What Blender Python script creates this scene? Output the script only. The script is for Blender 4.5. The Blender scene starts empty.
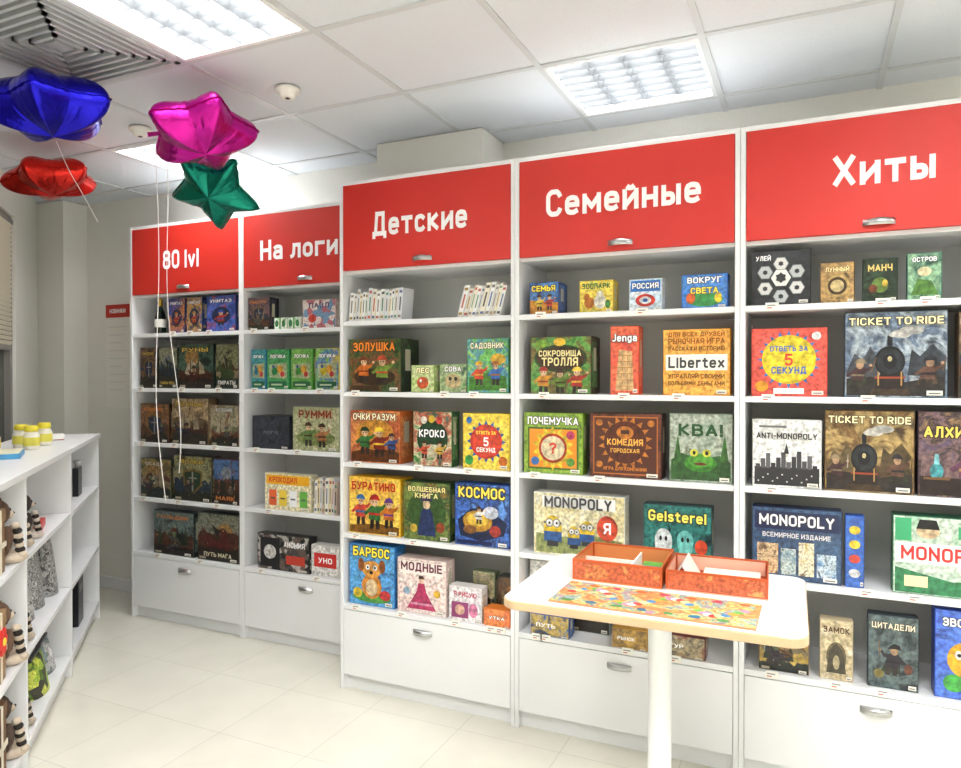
import bpy, math, random
from mathutils import Vector, Matrix
R = math.radians
scene = bpy.context.scene
try:
    scene.view_settings.view_transform = 'Standard'
    scene.view_settings.look = 'None'
    scene.view_settings.exposure = 0.0
except Exception: pass

# ---------------------------------------------------------------- materials
def lin(c):
    return c/12.92 if c <= 0.04045 else ((c+0.055)/1.055)**2.4
def hexc(h):
    return tuple(lin(int(h[i:i+2],16)/255) for i in (0,2,4))+(1,)
_mc = {}
def mat(h, rough=0.45, metal=0.0, emit=0.0, name=None, bump=0.0, bscale=60, var=0.0, coat=0.0, det=3):
    key=(h,rough,metal,emit,bump,bscale,var,coat,det)
    if key in _mc: return _mc[key]
    m=bpy.data.materials.new(name or 'paint_'+h); m.use_nodes=True
    nt=m.node_tree; b=nt.nodes['Principled BSDF']
    b.inputs['Base Color'].default_value=hexc(h)
    b.inputs['Roughness'].default_value=rough
    b.inputs['Metallic'].default_value=metal
    if coat: b.inputs['Coat Weight'].default_value=coat
    if emit:
        b.inputs['Emission Color'].default_value=hexc(h)
        b.inputs['Emission Strength'].default_value=emit
    if bump or var:
        tc=nt.nodes.new('ShaderNodeTexCoord'); n=nt.nodes.new('ShaderNodeTexNoise')
        n.inputs['Scale'].default_value=bscale; n.inputs['Detail'].default_value=det
        nt.links.new(tc.outputs['Object'],n.inputs['Vector'])
        if bump:
            bp=nt.nodes.new('ShaderNodeBump'); bp.inputs['Strength'].default_value=bump; bp.inputs['Distance'].default_value=0.01
            nt.links.new(n.outputs['Fac'],bp.inputs['Height']); nt.links.new(bp.outputs['Normal'],b.inputs['Normal'])
        if var:
            mr=nt.nodes.new('ShaderNodeMapRange'); mr.inputs[1].default_value=.35; mr.inputs[2].default_value=.65
            nt.links.new(n.outputs['Fac'],mr.inputs[0])
            mx=nt.nodes.new('ShaderNodeMix'); mx.data_type='RGBA'
            c=hexc(h); mx.inputs[6].default_value=c; mx.inputs[7].default_value=tuple(x*(1-var) for x in c[:3])+(1,)
            nt.links.new(mr.outputs[0],mx.inputs[0]); nt.links.new(mx.outputs[2],b.inputs['Base Color'])
    _mc[key]=m; return m
def ink(h): return mat(h,.35,var=.62,bscale=46,det=8,name='printed_'+h)

def art(cols, scale=14, kind='noise', rough=0.3):
    key=('art',tuple(cols),scale,kind)
    if key in _mc: return _mc[key]
    m=bpy.data.materials.new('printed_art'); m.use_nodes=True
    nt=m.node_tree; b=nt.nodes['Principled BSDF']; b.inputs['Roughness'].default_value=rough
    tc=nt.nodes.new('ShaderNodeTexCoord'); oi=nt.nodes.new('ShaderNodeObjectInfo')
    ad=nt.nodes.new('ShaderNodeVectorMath'); ad.operation='MULTIPLY_ADD'; ad.inputs[1].default_value=(3.7,3.7,3.7)
    nt.links.new(oi.outputs['Location'],ad.inputs[0]); nt.links.new(tc.outputs['Object'],ad.inputs[2])
    vec=ad.outputs[0]
    n=nt.nodes.new('ShaderNodeTexNoise'); n.inputs['Scale'].default_value=scale; n.inputs['Detail'].default_value=7
    n.inputs['Roughness'].default_value=.62; n.inputs['Distortion'].default_value=0.9
    nt.links.new(vec,n.inputs['Vector'])
    r=nt.nodes.new('ShaderNodeValToRGB')
    src=n.outputs['Fac']
    if kind=='vor':
        v=nt.nodes.new('ShaderNodeTexVoronoi'); v.inputs['Scale'].default_value=scale
        nt.links.new(vec,v.inputs['Vector'])
        s=nt.nodes.new('ShaderNodeSeparateColor'); nt.links.new(v.outputs['Color'],s.inputs[0]); src=s.outputs[0]
    nt.links.new(src,r.inputs['Fac'])
    e=r.color_ramp; k=len(cols)
    lo,hi=(0.0,0.9) if kind=='vor' else (0.36,0.64)
    if kind=='vor': e.interpolation='CONSTANT'
    e.elements[0].position=lo; e.elements[0].color=hexc(cols[0])
    e.elements[1].position=hi; e.elements[1].color=hexc(cols[-1])
    for i in range(1,k-1):
        q=e.elements.new(lo+(hi-lo)*i/(k-1)); q.color=hexc(cols[i])
    v2=nt.nodes.new('ShaderNodeTexNoise'); v2.inputs['Scale'].default_value=scale*5; v2.inputs['Detail'].default_value=5
    nt.links.new(vec,v2.inputs['Vector'])
    mr=nt.nodes.new('ShaderNodeMapRange'); mr.inputs[1].default_value=.35; mr.inputs[2].default_value=.65; mr.inputs[3].default_value=.55; mr.inputs[4].default_value=1.25
    nt.links.new(v2.outputs['Fac'],mr.inputs[0])
    hs=nt.nodes.new('ShaderNodeHueSaturation'); hs.inputs['Saturation'].default_value=.93
    nt.links.new(mr.outputs[0],hs.inputs['Value']); nt.links.new(r.outputs['Color'],hs.inputs['Color'])
    nt.links.new(hs.outputs[0],b.inputs['Base Color'])
    _mc[key]=m; return m

WHITE=mat('eff0f1',0.32,name='white_laminate',var=0.03,bscale=3)
GREY=mat('dcddd9',0.5,name='grey_back_panel',var=0.05,bscale=4)
RED=mat('c4271b',0.5,name='red_laminate',var=0.05,bscale=2)
SILVER=mat('b8b8b8',0.3,1.0,name='brushed_metal')
LETTER=mat('ffffff',0.4,name='white_letter')
WALL=mat('f0eee6',0.7,name='wall_paint',bump=0.05,bscale=120,var=0.03)
CARD=mat('f4f2ea',0.6,name='white_card')

# ---------------------------------------------------------------- stroke lettering
def loop(x0,z0,x1,z1,rx=.16,rz=.16):
    rx=min(rx,(x1-x0)/2); rz=min(rz,(z1-z0)/2); p=[]
    for cx,cz,a0 in ((x1-rx,z1-rz,0),(x0+rx,z1-rz,90),(x0+rx,z0+rz,180),(x1-rx,z0+rz,270)):
        for i in range(4):
            t=R(a0+30*i); p.append((cx+rx*math.cos(t),cz+rz*math.sin(t)))
    return p+[p[0]]
_O=loop(0,0,.55,1,.22,.22); _o=loop(0,0,.44,.99,.2,.3)
CC=[(.52,.8),(.48,.9),(.38,1),(.16,1),(.06,.92),(0,.8),(0,.2),(.06,.08),(.16,0),(.38,0),(.48,.1),(.52,.2)]
GL={ 'А':[[(0,0),(.29,1),(.58,0)],[(.12,.3),(.46,.3)]],
'Б':[[(.5,1),(0,1),(0,0),(.36,0),(.5,.08),(.54,.2),(.54,.36),(.5,.48),(.36,.56),(0,.56)]],
'В':[[(.34,.54),(.46,.6),(.5,.7),(.5,.84),(.44,.95),(.34,1),(0,1),(0,0),(.36,0),(.5,.07),(.54,.2),(.54,.34),(.48,.48),(.34,.54),(0,.54)]],
'Г':[[(.48,1),(0,1),(0,0)]], 'Д':[[(0,-.14),(0,0),(.66,0),(.66,-.14)],[(.1,0),(.18,1),(.56,1),(.56,0)]],
'Е':[[(.48,1),(0,1),(0,0),(.48,0)],[(0,.52),(.42,.52)]], 'Ж':[[(.4,0),(.4,1)],[(0,0),(.36,.5),(0,1)],[(.8,0),(.44,.5),(.8,1)]],
'З':[[(0,.86),(.12,1),(.36,1),(.48,.93),(.5,.8),(.48,.62),(.36,.54),(.18,.54)],[(.36,.54),(.5,.46),(.54,.34),(.54,.18),(.46,.04),(.36,0),(.12,0),(0,.14)]],
'И':[[(0,1),(0,0)],[(0,.05),(.56,.95)],[(.56,1),(.56,0)]], 'Й':[[(0,1),(0,0)],[(0,.05),(.56,.95)],[(.56,1),(.56,0)],[(.14,1.32),(.2,1.24),(.36,1.24),(.42,1.32)]],
'К':[[(0,0),(0,1)],[(.5,1),(.08,.52),(.54,0)]], 'Л':[[(0,0),(.08,.04),(.14,.2),(.18,1),(.56,1),(.56,0)]],
'М':[[(0,0),(0,1)],[(0,.95),(.36,.3),(.72,.95)],[(.72,1),(.72,0)]], 'Н':[[(0,0),(0,1)],[(.54,0),(.54,1)],[(0,.5),(.54,.5)]],
'О':[_O],'П':[[(0,0),(0,1),(.54,1),(.54,0)]],'Р':[[(0,0),(0,1),(.36,1),(.5,.93),(.54,.82),(.54,.62),(.5,.5),(.36,.44),(0,.44)]],
'С':[CC],'Т':[[(0,1),(.56,1)],[(.28,1),(.28,0)]],'У':[[(0,1),(.3,.36)],[(.56,1),(.24,.08),(.14,0),(.04,0)]],
'Ф':[[(.36,0),(.36,1)],loop(0,.2,.72,.84,.2,.2)],'Х':[[(0,0),(.56,1)],[(0,1),(.56,0)]],'Ц':[[(0,1),(0,0),(.64,0),(.64,-.14)],[(.52,0),(.52,1)]],
'Ч':[[(0,1),(0,.55),(.05,.46),(.14,.42),(.52,.42)],[(.52,1),(.52,0)]],'Ш':[[(0,1),(0,0),(.8,0),(.8,1)],[(.4,0),(.4,1)]],'Щ':[[(0,1),(0,0),(.88,0),(.88,-.14)],[(.4,0),(.4,1)],[(.78,0),(.78,1)]],
'Ы':[[(0,1),(0,0),(.28,0),(.4,.08),(.42,.2),(.42,.36),(.38,.5),(.28,.56),(0,.56)],[(.68,0),(.68,1)]],
'Ь':[[(0,1),(0,0),(.34,0),(.48,.08),(.52,.2),(.52,.36),(.46,.5),(.34,.56),(0,.56)]],
'Э':[[(.52-x,z) for x,z in CC],[(.14,.5),(.52,.5)]],'Ю':[[(0,0),(0,1)],[(0,.5),(.24,.5)],loop(.24,0,.76,1,.22,.22)],
'Я':[[(.54,0),(.54,1),(.18,1),(.04,.93),(0,.8),(0,.64),(.06,.5),(.18,.44),(.54,.44)],[(.22,.42),(0,0)]],
'L':[[(0,1),(0,0),(.46,0)]],'N':[[(0,0),(0,1)],[(0,.95),(.56,.05)],[(.56,0),(.56,1)]],'P':None,'Y':[[(0,1),(.29,.46),(.58,1)],[(.29,.46),(.29,0)]],
'I':[[(0,0),(0,1)]],'R':[[(0,0),(0,1),(.36,1),(.5,.93),(.54,.82),(.54,.64),(.5,.52),(.36,.46),(0,.46)],[(.3,.44),(.54,0)]],
'D':[[(0,0),(0,1),(.34,1),(.5,.9),(.56,.76),(.56,.24),(.5,.1),(.34,0),(0,0)]],'J':[[(.42,1),(.42,.2),(.36,.06),(.26,0),(.12,0),(0,.1)]],
'G':[CC[:-1]+[(.52,.2),(.52,.46),(.3,.46)]],'Q':[_O,[(.34,.22),(.6,-.06)]],
'8':[loop(.02,.54,.5,1,.18,.16),loop(0,0,.52,.54,.2,.18)],'0':[loop(0,0,.52,1,.22,.22)],'5':[[(.48,1),(.06,1),(.02,.56),(.34,.6),(.48,.5),(.52,.36),(.52,.2),(.44,.05),(.32,0),(.12,0),(0,.12)]],
'-':[[(0,.46),(.26,.46)]],'!':[[(0,1),(0,.34)],[(0,.04),(0,0)]],'?':[[(0,.82),(.06,.94),(.18,1),(.34,1),(.46,.92),(.5,.78),(.46,.64),(.26,.46),(.25,.32)],[(.25,.04),(.25,0)]]}
for l_,c_ in zip('ABCEHKMOPTX','АВСЕНКМОРТХ'): GL[l_]=GL[c_]
LW={'о':[_o],'а':[[(0,.88),(.1,1),(.3,1),(.4,.92),(.42,.78),(.42,0)],[(.42,.56),(.14,.56),(.03,.48),(0,.36),(0,.18),(.04,.06),(.14,0),(.28,0),(.42,.14)]],
'е':[[(.02,.52),(.44,.52),(.44,.74),(.38,.94),(.26,1),(.16,1),(.05,.92),(0,.74),(0,.24),(.05,.07),(.16,0),(.3,0),(.42,.1)]],
'с':[[(.42,.84),(.34,.97),(.26,1),(.16,1),(.05,.92),(0,.74),(0,.26),(.05,.07),(.16,0),(.26,0),(.34,.03),(.42,.16)]],
'у':[[(0,1),(.25,.16)],[(.5,1),(.2,-.2),(.12,-.34),(.0,-.36)]],
'n':[[(0,0),(0,1)],[(0,.8),(.12,.97),(.28,1),(.38,.92),(.42,.76),(.42,0)]],'g':[loop(0,0,.42,.99,.18,.28),[(.42,1),(.42,-.2),(.34,-.34),(.22,-.38),(.06,-.36)]],
'i':[[(0,0),(0,1)],[(0,1.34),(0,1.38)]],'b':[loop(0,0,.44,.99,.2,.28),[(0,0),(0,1.42)]],'r':[[(0,0),(0,1)],[(0,.76),(.12,.97),(.28,1)]],
't':[[(.14,1.3),(.14,.14),(.2,.03),(.34,0)],[(0,1),(.32,1)]],'s':[[(.38,.88),(.28,1),(.12,1),(.02,.88),(.02,.68),(.12,.56),(.28,.48),(.38,.36),(.38,.12),(.28,0),(.1,0),(0,.12)]],
'l':[[(0,1.42),(0,0)]],'v':[[(0,1),(.23,0),(.46,1)]],'x':[[(0,0),(.44,1)],[(0,1),(.44,0)]]}
LW['e']=LW['е']; LW['a']=LW['а']
LOWUP={c.lower():c for c in 'БВГДЖЗИЙКЛМНПТХЦЧШЩЫЬЭЮЯРФ'}
_tx={}
def textmesh(s, sp=1.0, th=.19):
    k=(s,sp,th)
    if k in _tx: return _tx[k]
    vs=[];fs=[];x=0
    for ch in s:
        if ch==' ': x+=.36; continue
        h,ws=1.0,1.0
        if ch in GL: st=GL[ch]
        elif ch in LW: st=LW[ch]; h=.72
        elif ch in LOWUP: st=GL[LOWUP[ch]]; h=.72; ws=.84
        else: x+=.4; continue
        ht=h-th
        lay=0
        mx=max(p[0] for q in st for p in q)*ws
        for q in st:
            P=[Vector((x+th/2+px*ws, th/2+pz*ht)) for px,pz in q]
            closed=(P[0]-P[-1]).length<1e-6
            for i in range(len(P)-1):
                A,Bq=P[i],P[i+1]; d=(Bq-A)
                if d.length<1e-6: continue
                d.normalize(); nn=Vector((-d.y,d.x))*th/2
                def ext(at):      # extend at ends and sharp corners
                    j=i if at==0 else i+1
                    if (j==0 or j==len(P)-1) and not closed: 
                        return th/2 if max(abs(d.x),abs(d.y))>.95 else th*.25
                    if j in (0,len(P)-1): return 0
                    d1=(P[j]-P[j-1]).normalized(); d2=(P[j+1]-P[j]).normalized()
                    return th/2 if d1.dot(d2)<.35 and d1.dot(d2)>-.3 else 0
                A2=A-d*ext(0); B2=Bq+d*ext(1)
                o=len(vs); y=lay; lay+=1
                vs+=[(v.x,v.y,y) for v in (A2-nn,B2-nn,B2+nn,A2+nn)]; fs.append((o,o+1,o+2,o+3))
            for j in range(0 if closed else 1,len(P)-1):
                o=len(vs); vs+=[(P[j].x+th/2*math.cos(t*math.pi/6),P[j].y+th/2*math.sin(t*math.pi/6),lay) for t in range(12)]; fs.append(tuple(range(o,o+12))); lay+=1
        x+=mx+th+.13*sp
    xs=[v[0] for v in vs]; ys=[v[1] for v in vs]
    _tx[k]=(vs,fs,min(xs),max(xs),min(ys),max(ys)); return _tx[k]

class B:
    def __init__(s): s.v=[]; s.f=[]; s.mi=[]; s.sm=[]; s.mats=[]
    def sl(s,m):
        if m not in s.mats: s.mats.append(m)
        return s.mats.index(m)
    def add(s,vs,fs,m,smooth=False):
        o=len(s.v); s.v+= [tuple(v) for v in vs]; i=s.sl(m)
        for f in fs: s.f.append(tuple(o+k for k in f)); s.mi.append(i); s.sm.append(smooth)
    def box(s,x0,y0,z0,x1,y1,z1,m):
        vs=[(x0,y0,z0),(x1,y0,z0),(x1,y1,z0),(x0,y1,z0),(x0,y0,z1),(x1,y0,z1),(x1,y1,z1),(x0,y1,z1)]
        s.add(vs,[(0,3,2,1),(4,5,6,7),(0,1,5,4),(1,2,6,5),(2,3,7,6),(3,0,4,7)],m)
    def cbox(s,x0,y0,z0,x1,y1,z1,m,c=.0012):
        """box with chamfered edges"""
        X=(x0,x1);Y=(y0,y1);Z=(z0,z1); vs=[]; idx={}
        for i in (0,1):
            for j in (0,1):
                for k in (0,1):
                    sx,sy,sz=(1,-1)[i]*c,(1,-1)[j]*c,(1,-1)[k]*c
                    for ax,p in enumerate(((X[i],Y[j]+sy,Z[k]+sz),(X[i]+sx,Y[j],Z[k]+sz),(X[i]+sx,Y[j]+sy,Z[k]))):
                        idx[(i,j,k,ax)]=len(vs); vs.append(p)
        ctr=Vector(((x0+x1)/2,(y0+y1)/2,(z0+z1)/2)); fs=[]
        def addf(f):
            P=[Vector(vs[q]) for q in f]; nn=(P[1]-P[0]).cross(P[2]-P[0]); mid=sum(P,Vector())/len(P)-ctr
            fs.append(tuple(f) if nn.dot(mid)>0 else tuple(reversed(f)))
        O=((0,0),(0,1),(1,1),(1,0))
        for t in (0,1):
            addf([idx[(t,p,q,0)] for p,q in O]); addf([idx[(p,t,q,1)] for p,q in O]); addf([idx[(p,q,t,2)] for p,q in O])
        for p in (0,1):
            for q in (0,1):
                addf([idx[(0,p,q,1)],idx[(1,p,q,1)],idx[(1,p,q,2)],idx[(0,p,q,2)]])
                addf([idx[(p,0,q,0)],idx[(p,1,q,0)],idx[(p,1,q,2)],idx[(p,0,q,2)]])
                addf([idx[(p,q,0,0)],idx[(p,q,1,0)],idx[(p,q,1,1)],idx[(p,q,0,1)]])
                for k in (0,1): addf([idx[(p,q,k,0)],idx[(p,q,k,1)],idx[(p,q,k,2)]])
        s.add(vs,fs,m)
    def poly(s,pts,m): s.add(pts,[tuple(range(len(pts)))],m)
    def lathe(s,cx,cy,cz,prof,m,n=24,smooth=True):
        vs=[];fs=[]
        for r,z in prof:
            for i in range(n):
                a=2*math.pi*i/n; vs.append((cx+r*math.cos(a),cy+r*math.sin(a),cz+z))
        for j in range(len(prof)-1):
            for i in range(n):
                k=(i+1)%n; fs.append((j*n+i,j*n+k,(j+1)*n+k,(j+1)*n+i))
        fs.append(tuple(reversed(range(n)))); fs.append(tuple((len(prof)-1)*n+i for i in range(n)))
        s.add(vs,fs,m,smooth)
    def ell(s,cx,cy,cz,rx,ry,rz,m,n=16,k=10):
        vs=[];fs=[]
        for j in range(1,k):
            t=math.pi*j/k
            for i in range(n):
                a=2*math.pi*i/n; vs.append((cx+rx*math.sin(t)*math.cos(a),cy+ry*math.sin(t)*math.sin(a),cz-rz*math.cos(t)))
        for j in range(k-2):
            for i in range(n):
                q=(i+1)%n; fs.append((j*n+i,j*n+q,(j+1)*n+q,(j+1)*n+i))
        b=len(vs); vs+= [(cx,cy,cz-rz),(cx,cy,cz+rz)]
        for i in range(n):
            q=(i+1)%n; fs.append((b,q,i)); fs.append((b+1,(k-2)*n+i,(k-2)*n+q))
        s.add(vs,fs,m,True)
    def text(s,t,cx,cz,y,w,m,hmax=None,shadow=None,sp=1.0,th=.19,kz=None):
        vs,fs,a,b,c,d=textmesh(t,sp,th)
        k=w/(b-a)
        if kz is None:
            kz=k*1.12
            if hmax and (d-c)*kz>hmax: kz=hmax/(d-c)
        def put(dx,dz,yy,mm):
            s.add([(cx+(x-(a+b)/2+dx)*k, yy-.000006*ly, cz+(z-(c+d)/2+dz)*kz) for x,z,ly in vs],fs,mm)
        if shadow:
            q=.07
            for i,(dx,dz) in enumerate(((q,q),(-q,q),(q,-q),(-q,-q))): put(dx,dz,y-.000003*i,shadow)
        put(0,0,y-(.00022 if shadow else 0),m)
    def obj(s,name,loc=(0,0,0),rz=0,bevel=0,parent=None):
        me=bpy.data.meshes.new(name); me.from_pydata(s.v,[],s.f)
        for m in s.mats: me.materials.append(m)
        me.polygons.foreach_set('material_index',s.mi); me.polygons.foreach_set('use_smooth',s.sm)
        me.update()
        o=bpy.data.objects.new(name,me); scene.collection.objects.link(o)
        o.location=loc; o.rotation_euler=(0,0,rz)
        if bevel:
            b=o.modifiers.new('bevel','BEVEL'); b.width=bevel; b.segments=2; b.limit_method='ANGLE'; b.angle_limit=R(50)
        if parent: o.parent=parent
        return o

# ---------------------------------------------------------------- room
CH=2.72; BY=3.48
a=(.712,-.702); nrm=(.702,.712)      # counter / window wall direction and normal
LA=math.atan2(.702,-.712)
fl=bpy.data.materials.new('floor_tile'); fl.use_nodes=True
nt=fl.node_tree; bs=nt.nodes['Principled BSDF']
tc=nt.nodes.new('ShaderNodeTexCoord'); br=nt.nodes.new('ShaderNodeTexBrick')
br.offset=0; br.inputs['Scale'].default_value=1; br.inputs['Brick Width'].default_value=.45; br.inputs['Row Height'].default_value=.45
br.inputs['Mortar Size'].default_value=.002; br.inputs['Mortar Smooth'].default_value=.3
br.inputs['Color1'].default_value=hexc('ebe8da'); br.inputs['Color2'].default_value=hexc('e8e5d6'); br.inputs['Mortar'].default_value=hexc('d2d0c4')
nt.links.new(tc.outputs['Object'],br.inputs['Vector'])
nz=nt.nodes.new('ShaderNodeTexNoise'); nz.inputs['Scale'].default_value=5; nz.inputs['Detail'].default_value=7
nt.links.new(tc.outputs['Object'],nz.inputs['Vector'])
mx=nt.nodes.new('ShaderNodeMix'); mx.data_type='RGBA'; mx.blend_type='MULTIPLY'; mx.inputs[0].default_value=.15
nt.links.new(br.outputs['Color'],mx.inputs[6]); nt.links.new(nz.outputs['Fac'],mx.inputs[7])
nt.links.new(mx.outputs[2],bs.inputs['Base Color']); bs.inputs['Roughness'].default_value=.17
b=B(); b.box(-5.6,-3.2,-.08,3.1,3.6,0,fl); b.obj('floor')

# ceiling: suspended tiles + T bars
TILE=mat('e2e6ec',0.8,name='ceiling_tile',bump=0.25,bscale=260,var=0.05)
BAR=mat('cfd2d5',0.4,name='ceiling_t_bar')
XE=[-.36-.62*k for k in range(9,-7,-1)]
YE=[2.06+.61*j for j in range(-9,4)]
vis=[(-.98,2.67),(-2.22,1.45),(-3.46,2.67)]
unseen_fill=[(.26,1.45),(-1.6,.23),(-.36,.23),(1.5,.23),(-.98,-1.60),(1.5,-1.60),(1.5,2.67)]  # out-of-view fixtures, added and run brighter to light the shelf fronts evenly
fixt=vis+unseen_fill
vent=(-2.84,1.45)
b=B()
for i in range(len(XE)-1):
    for j in range(len(YE)-1):
        x0,y0=XE[i],YE[j]
        if any(abs(x0-f[0])<.05 and abs(y0-f[1])<.05 for f in fixt+[vent]): continue
        x1,y1=XE[i+1],YE[j+1]
        b.box(x0+.004,y0+.004,CH+.006,x1-.004,min(y1-.004,3.6),CH+.03,TILE)
for x in XE: b.box(x-.012,-3.3,CH,x+.012,3.6,CH+.008,BAR)
for y in YE: b.box(XE[0],y-.012,CH-.0005,XE[-1],y+.012,CH+.0075,BAR)
b.box(XE[0],-3.4,CH+.14,XE[-1],3.7,CH+.18,TILE)
b.obj('ceiling')

# walls
b=B(); b.box(-5.6,BY,0,3.1,BY+.12,CH+.1,WALL); b.obj('wall_back')
b=B(); b.box(-5.5,BY-.015,0,-3.86,BY,.08,WHITE); b.obj('baseboard_back',bevel=.002)
b=B(); b.box(3.0,-3.2,0,3.12,BY,CH+.1,WALL); b.obj('wall_right')
b=B(); b.box(-2.3,-3.3,0,3.1,-3.18,CH+.1,WALL); b.obj('wall_front')
b=B(); b.box(-2.32,-3.2,0,-2.2,.54,CH+.1,WALL); b.obj('wall_left_rear')
b=B(); b.box(-2.08,3.20,0,-1.47,BY,CH,WALL); b.obj('column')
b=B(); b.box(-5.3,3.3,0,-4.72,BY,CH,WALL); b.obj('corner_column')
WO=(-4.35,2.66,0)
b=B()
b.box(.3,0,0,1.15,.12,CH+.1,WALL)
b.box(-3.05,0,0,-2.6,.12,CH+.1,WALL)
b.box(-2.6,0,0,.3,.12,.95,WALL)
b.box(-2.6,0,2.5,.3,.12,CH+.1,WALL)
b.obj('wall_left',WO,LA)
b=B(); FR=mat('8d8a84',.4,name='window_frame')
for x in (-2.6,-1.65,-.7,.25): b.box(x,.02,.95,x+.05,.08,2.5,FR)
for z in (.95,1.66,2.45): b.box(-2.6,.02,z,.3,.08,z+.05,FR)
gl=mat('5c5f5a',.08,name='dark_glass')
b.box(-2.55,.055,1.0,.25,.062,2.45,gl)
BL=mat('d6ceb8',.8,name='blind_fabric',emit=0.12)  # faint light put into the fabric itself through emission
for k in range(26):
    z=2.44-k*.029
    b.add([(-2.55,.0,z),(.24,.0,z),(.24,.016,z-.022),(-2.55,.016,z-.022)],[(0,1,2,3)],BL)
b.box(-2.55,-.002,2.44,.24,.02,2.47,FR)
b.obj('window_1',WO,LA)

# notice on back wall
b=B(); b.box(0,-.006,0,.24,0,.72,CARD); b.box(.0,-.0075,.63,.24,-.006,.72,RED)
b.text('НОВИНКИ',.12,.675,-.0085,.16,LETTER)
pg=mat('dededc',.5)
for k in range(9): b.box(.03,-.0075,.56-k*.055,.21-.02*(k%3),-.006,.566-k*.055,pg)
b.obj('wall_notice',(-4.52,BY,1.28))

# light fixtures: the visible ones plus the added unseen fill
LUVD=mat('84888c',0.35,0.0,name='louver_aluminium')
LUVL=mat('e4e6e8',0.4,0.0,name='louver_white')  # paler louvers for the added unseen fixtures, so they block less light
TUBE=mat('ffffff',.5,emit=4.0,name='fluorescent_tube')
EN={(-.98,2.67):10,(-2.22,1.45):14,(-3.46,2.67):30,(-1.6,.23):66,(.26,1.45):46,(1.5,2.67):48}
for (x0,y0) in fixt:
    V=(x0,y0) in vis
    LUV=LUVD if V else LUVL
    b=B(); W,H=.62,.61
    b.box(.012,.012,.10,W-.012,H-.012,.11,WHITE)
    b.box(.012,.012,0,.03,H-.012,.10,WHITE); b.box(W-.03,.012,0,W-.012,H-.012,.10,WHITE)
    b.box(.03,.012,0,W-.03,.03,.10,WHITE); b.box(.03,H-.03,0,W-.03,H-.012,.10,WHITE)
    n=4
    for k in range(n):
        cx=.03+(W-.06)*(k+.5)/n
        vs=[];fs=[]
        for q in range(8):
            an=2*math.pi*q/8
            for yy in (.05,H-.05): vs.append((cx+.008*math.cos(an),yy,.08+.008*math.sin(an)))
        for q in range(8):
            p=(q+1)%8; fs.append((2*q,2*q+1,2*p+1,2*p))
        b.add(vs,fs,TUBE,True)
    zt=.036
    for k in range(1,n):
        cx=.03+(W-.06)*k/n
        b.add([(cx-.013,.03,zt),(cx,.03,.002),(cx+.013,.03,zt),(cx-.013,H-.03,zt),(cx,H-.03,.002),(cx+.013,H-.03,zt)],
              [(0,1,4,3),(1,2,5,4),(0,3,5,2)],LUV)
    for k in range(1,8):
        cy=.03+(H-.06)*k/8
        b.add([(.03,cy-.007,zt-.004),(.03,cy,.004),(.03,cy+.007,zt-.004),(W-.03,cy-.007,zt-.004),(W-.03,cy,.004),(W-.03,cy+.007,zt-.004)],
              [(0,1,4,3),(1,2,5,4),(0,3,5,2)],LUV)
    o=b.obj('ceiling_light',(x0,y0,CH-.002))  # one name for visible fixtures and the added unseen ones
    ld=bpy.data.lights.new('tube_lamp','AREA'); ld.shape='SQUARE'; ld.size=.54; ld.energy=EN.get((x0,y0),56); ld.color=(1,.995,.985)
    lo=bpy.data.objects.new('tube_lamp',ld); scene.collection.objects.link(lo); lo.parent=o; lo.location=(W/2,H/2,.062)

# air vent
b=B(); VD=mat('4a4d50',.6); VW=mat('c4c7c9',.4)
b.box(.012,.012,.09,.608,.598,.1,VD)
for k in range(7):
    i=.012+k*.038; w_=.02 if k==0 else .014
    x0,x1,y0,y1=i,.62-i,i,.61-i; z0,z1=.0,.03
    b.box(x0,y0,z0,x1,y0+w_,z1,VW); b.box(x0,y1-w_,z0,x1,y1,z1,VW); b.box(x0,y0,z0,x0+w_,y1,z1,VW); b.box(x1-w_,y0,z0,x1,y1,z1,VW)
b.box(.28,.27,.0,.34,.34,.03,VW)
b.obj('ceiling_vent',(vent[0],vent[1],CH-.004))
for p in ((-2.02,2.42),(-3.0,2.5)):
    b=B(); b.lathe(0,0,0,[(.02,-.04),(.032,-.037),(.034,-.02),(.05,-.016),(.052,0)],CARD); b.box(-.008,-.008,-.043,.008,.008,-.039,mat('333333'))
    b.obj('smoke_detector',(p[0],p[1],CH-.0006))

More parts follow.
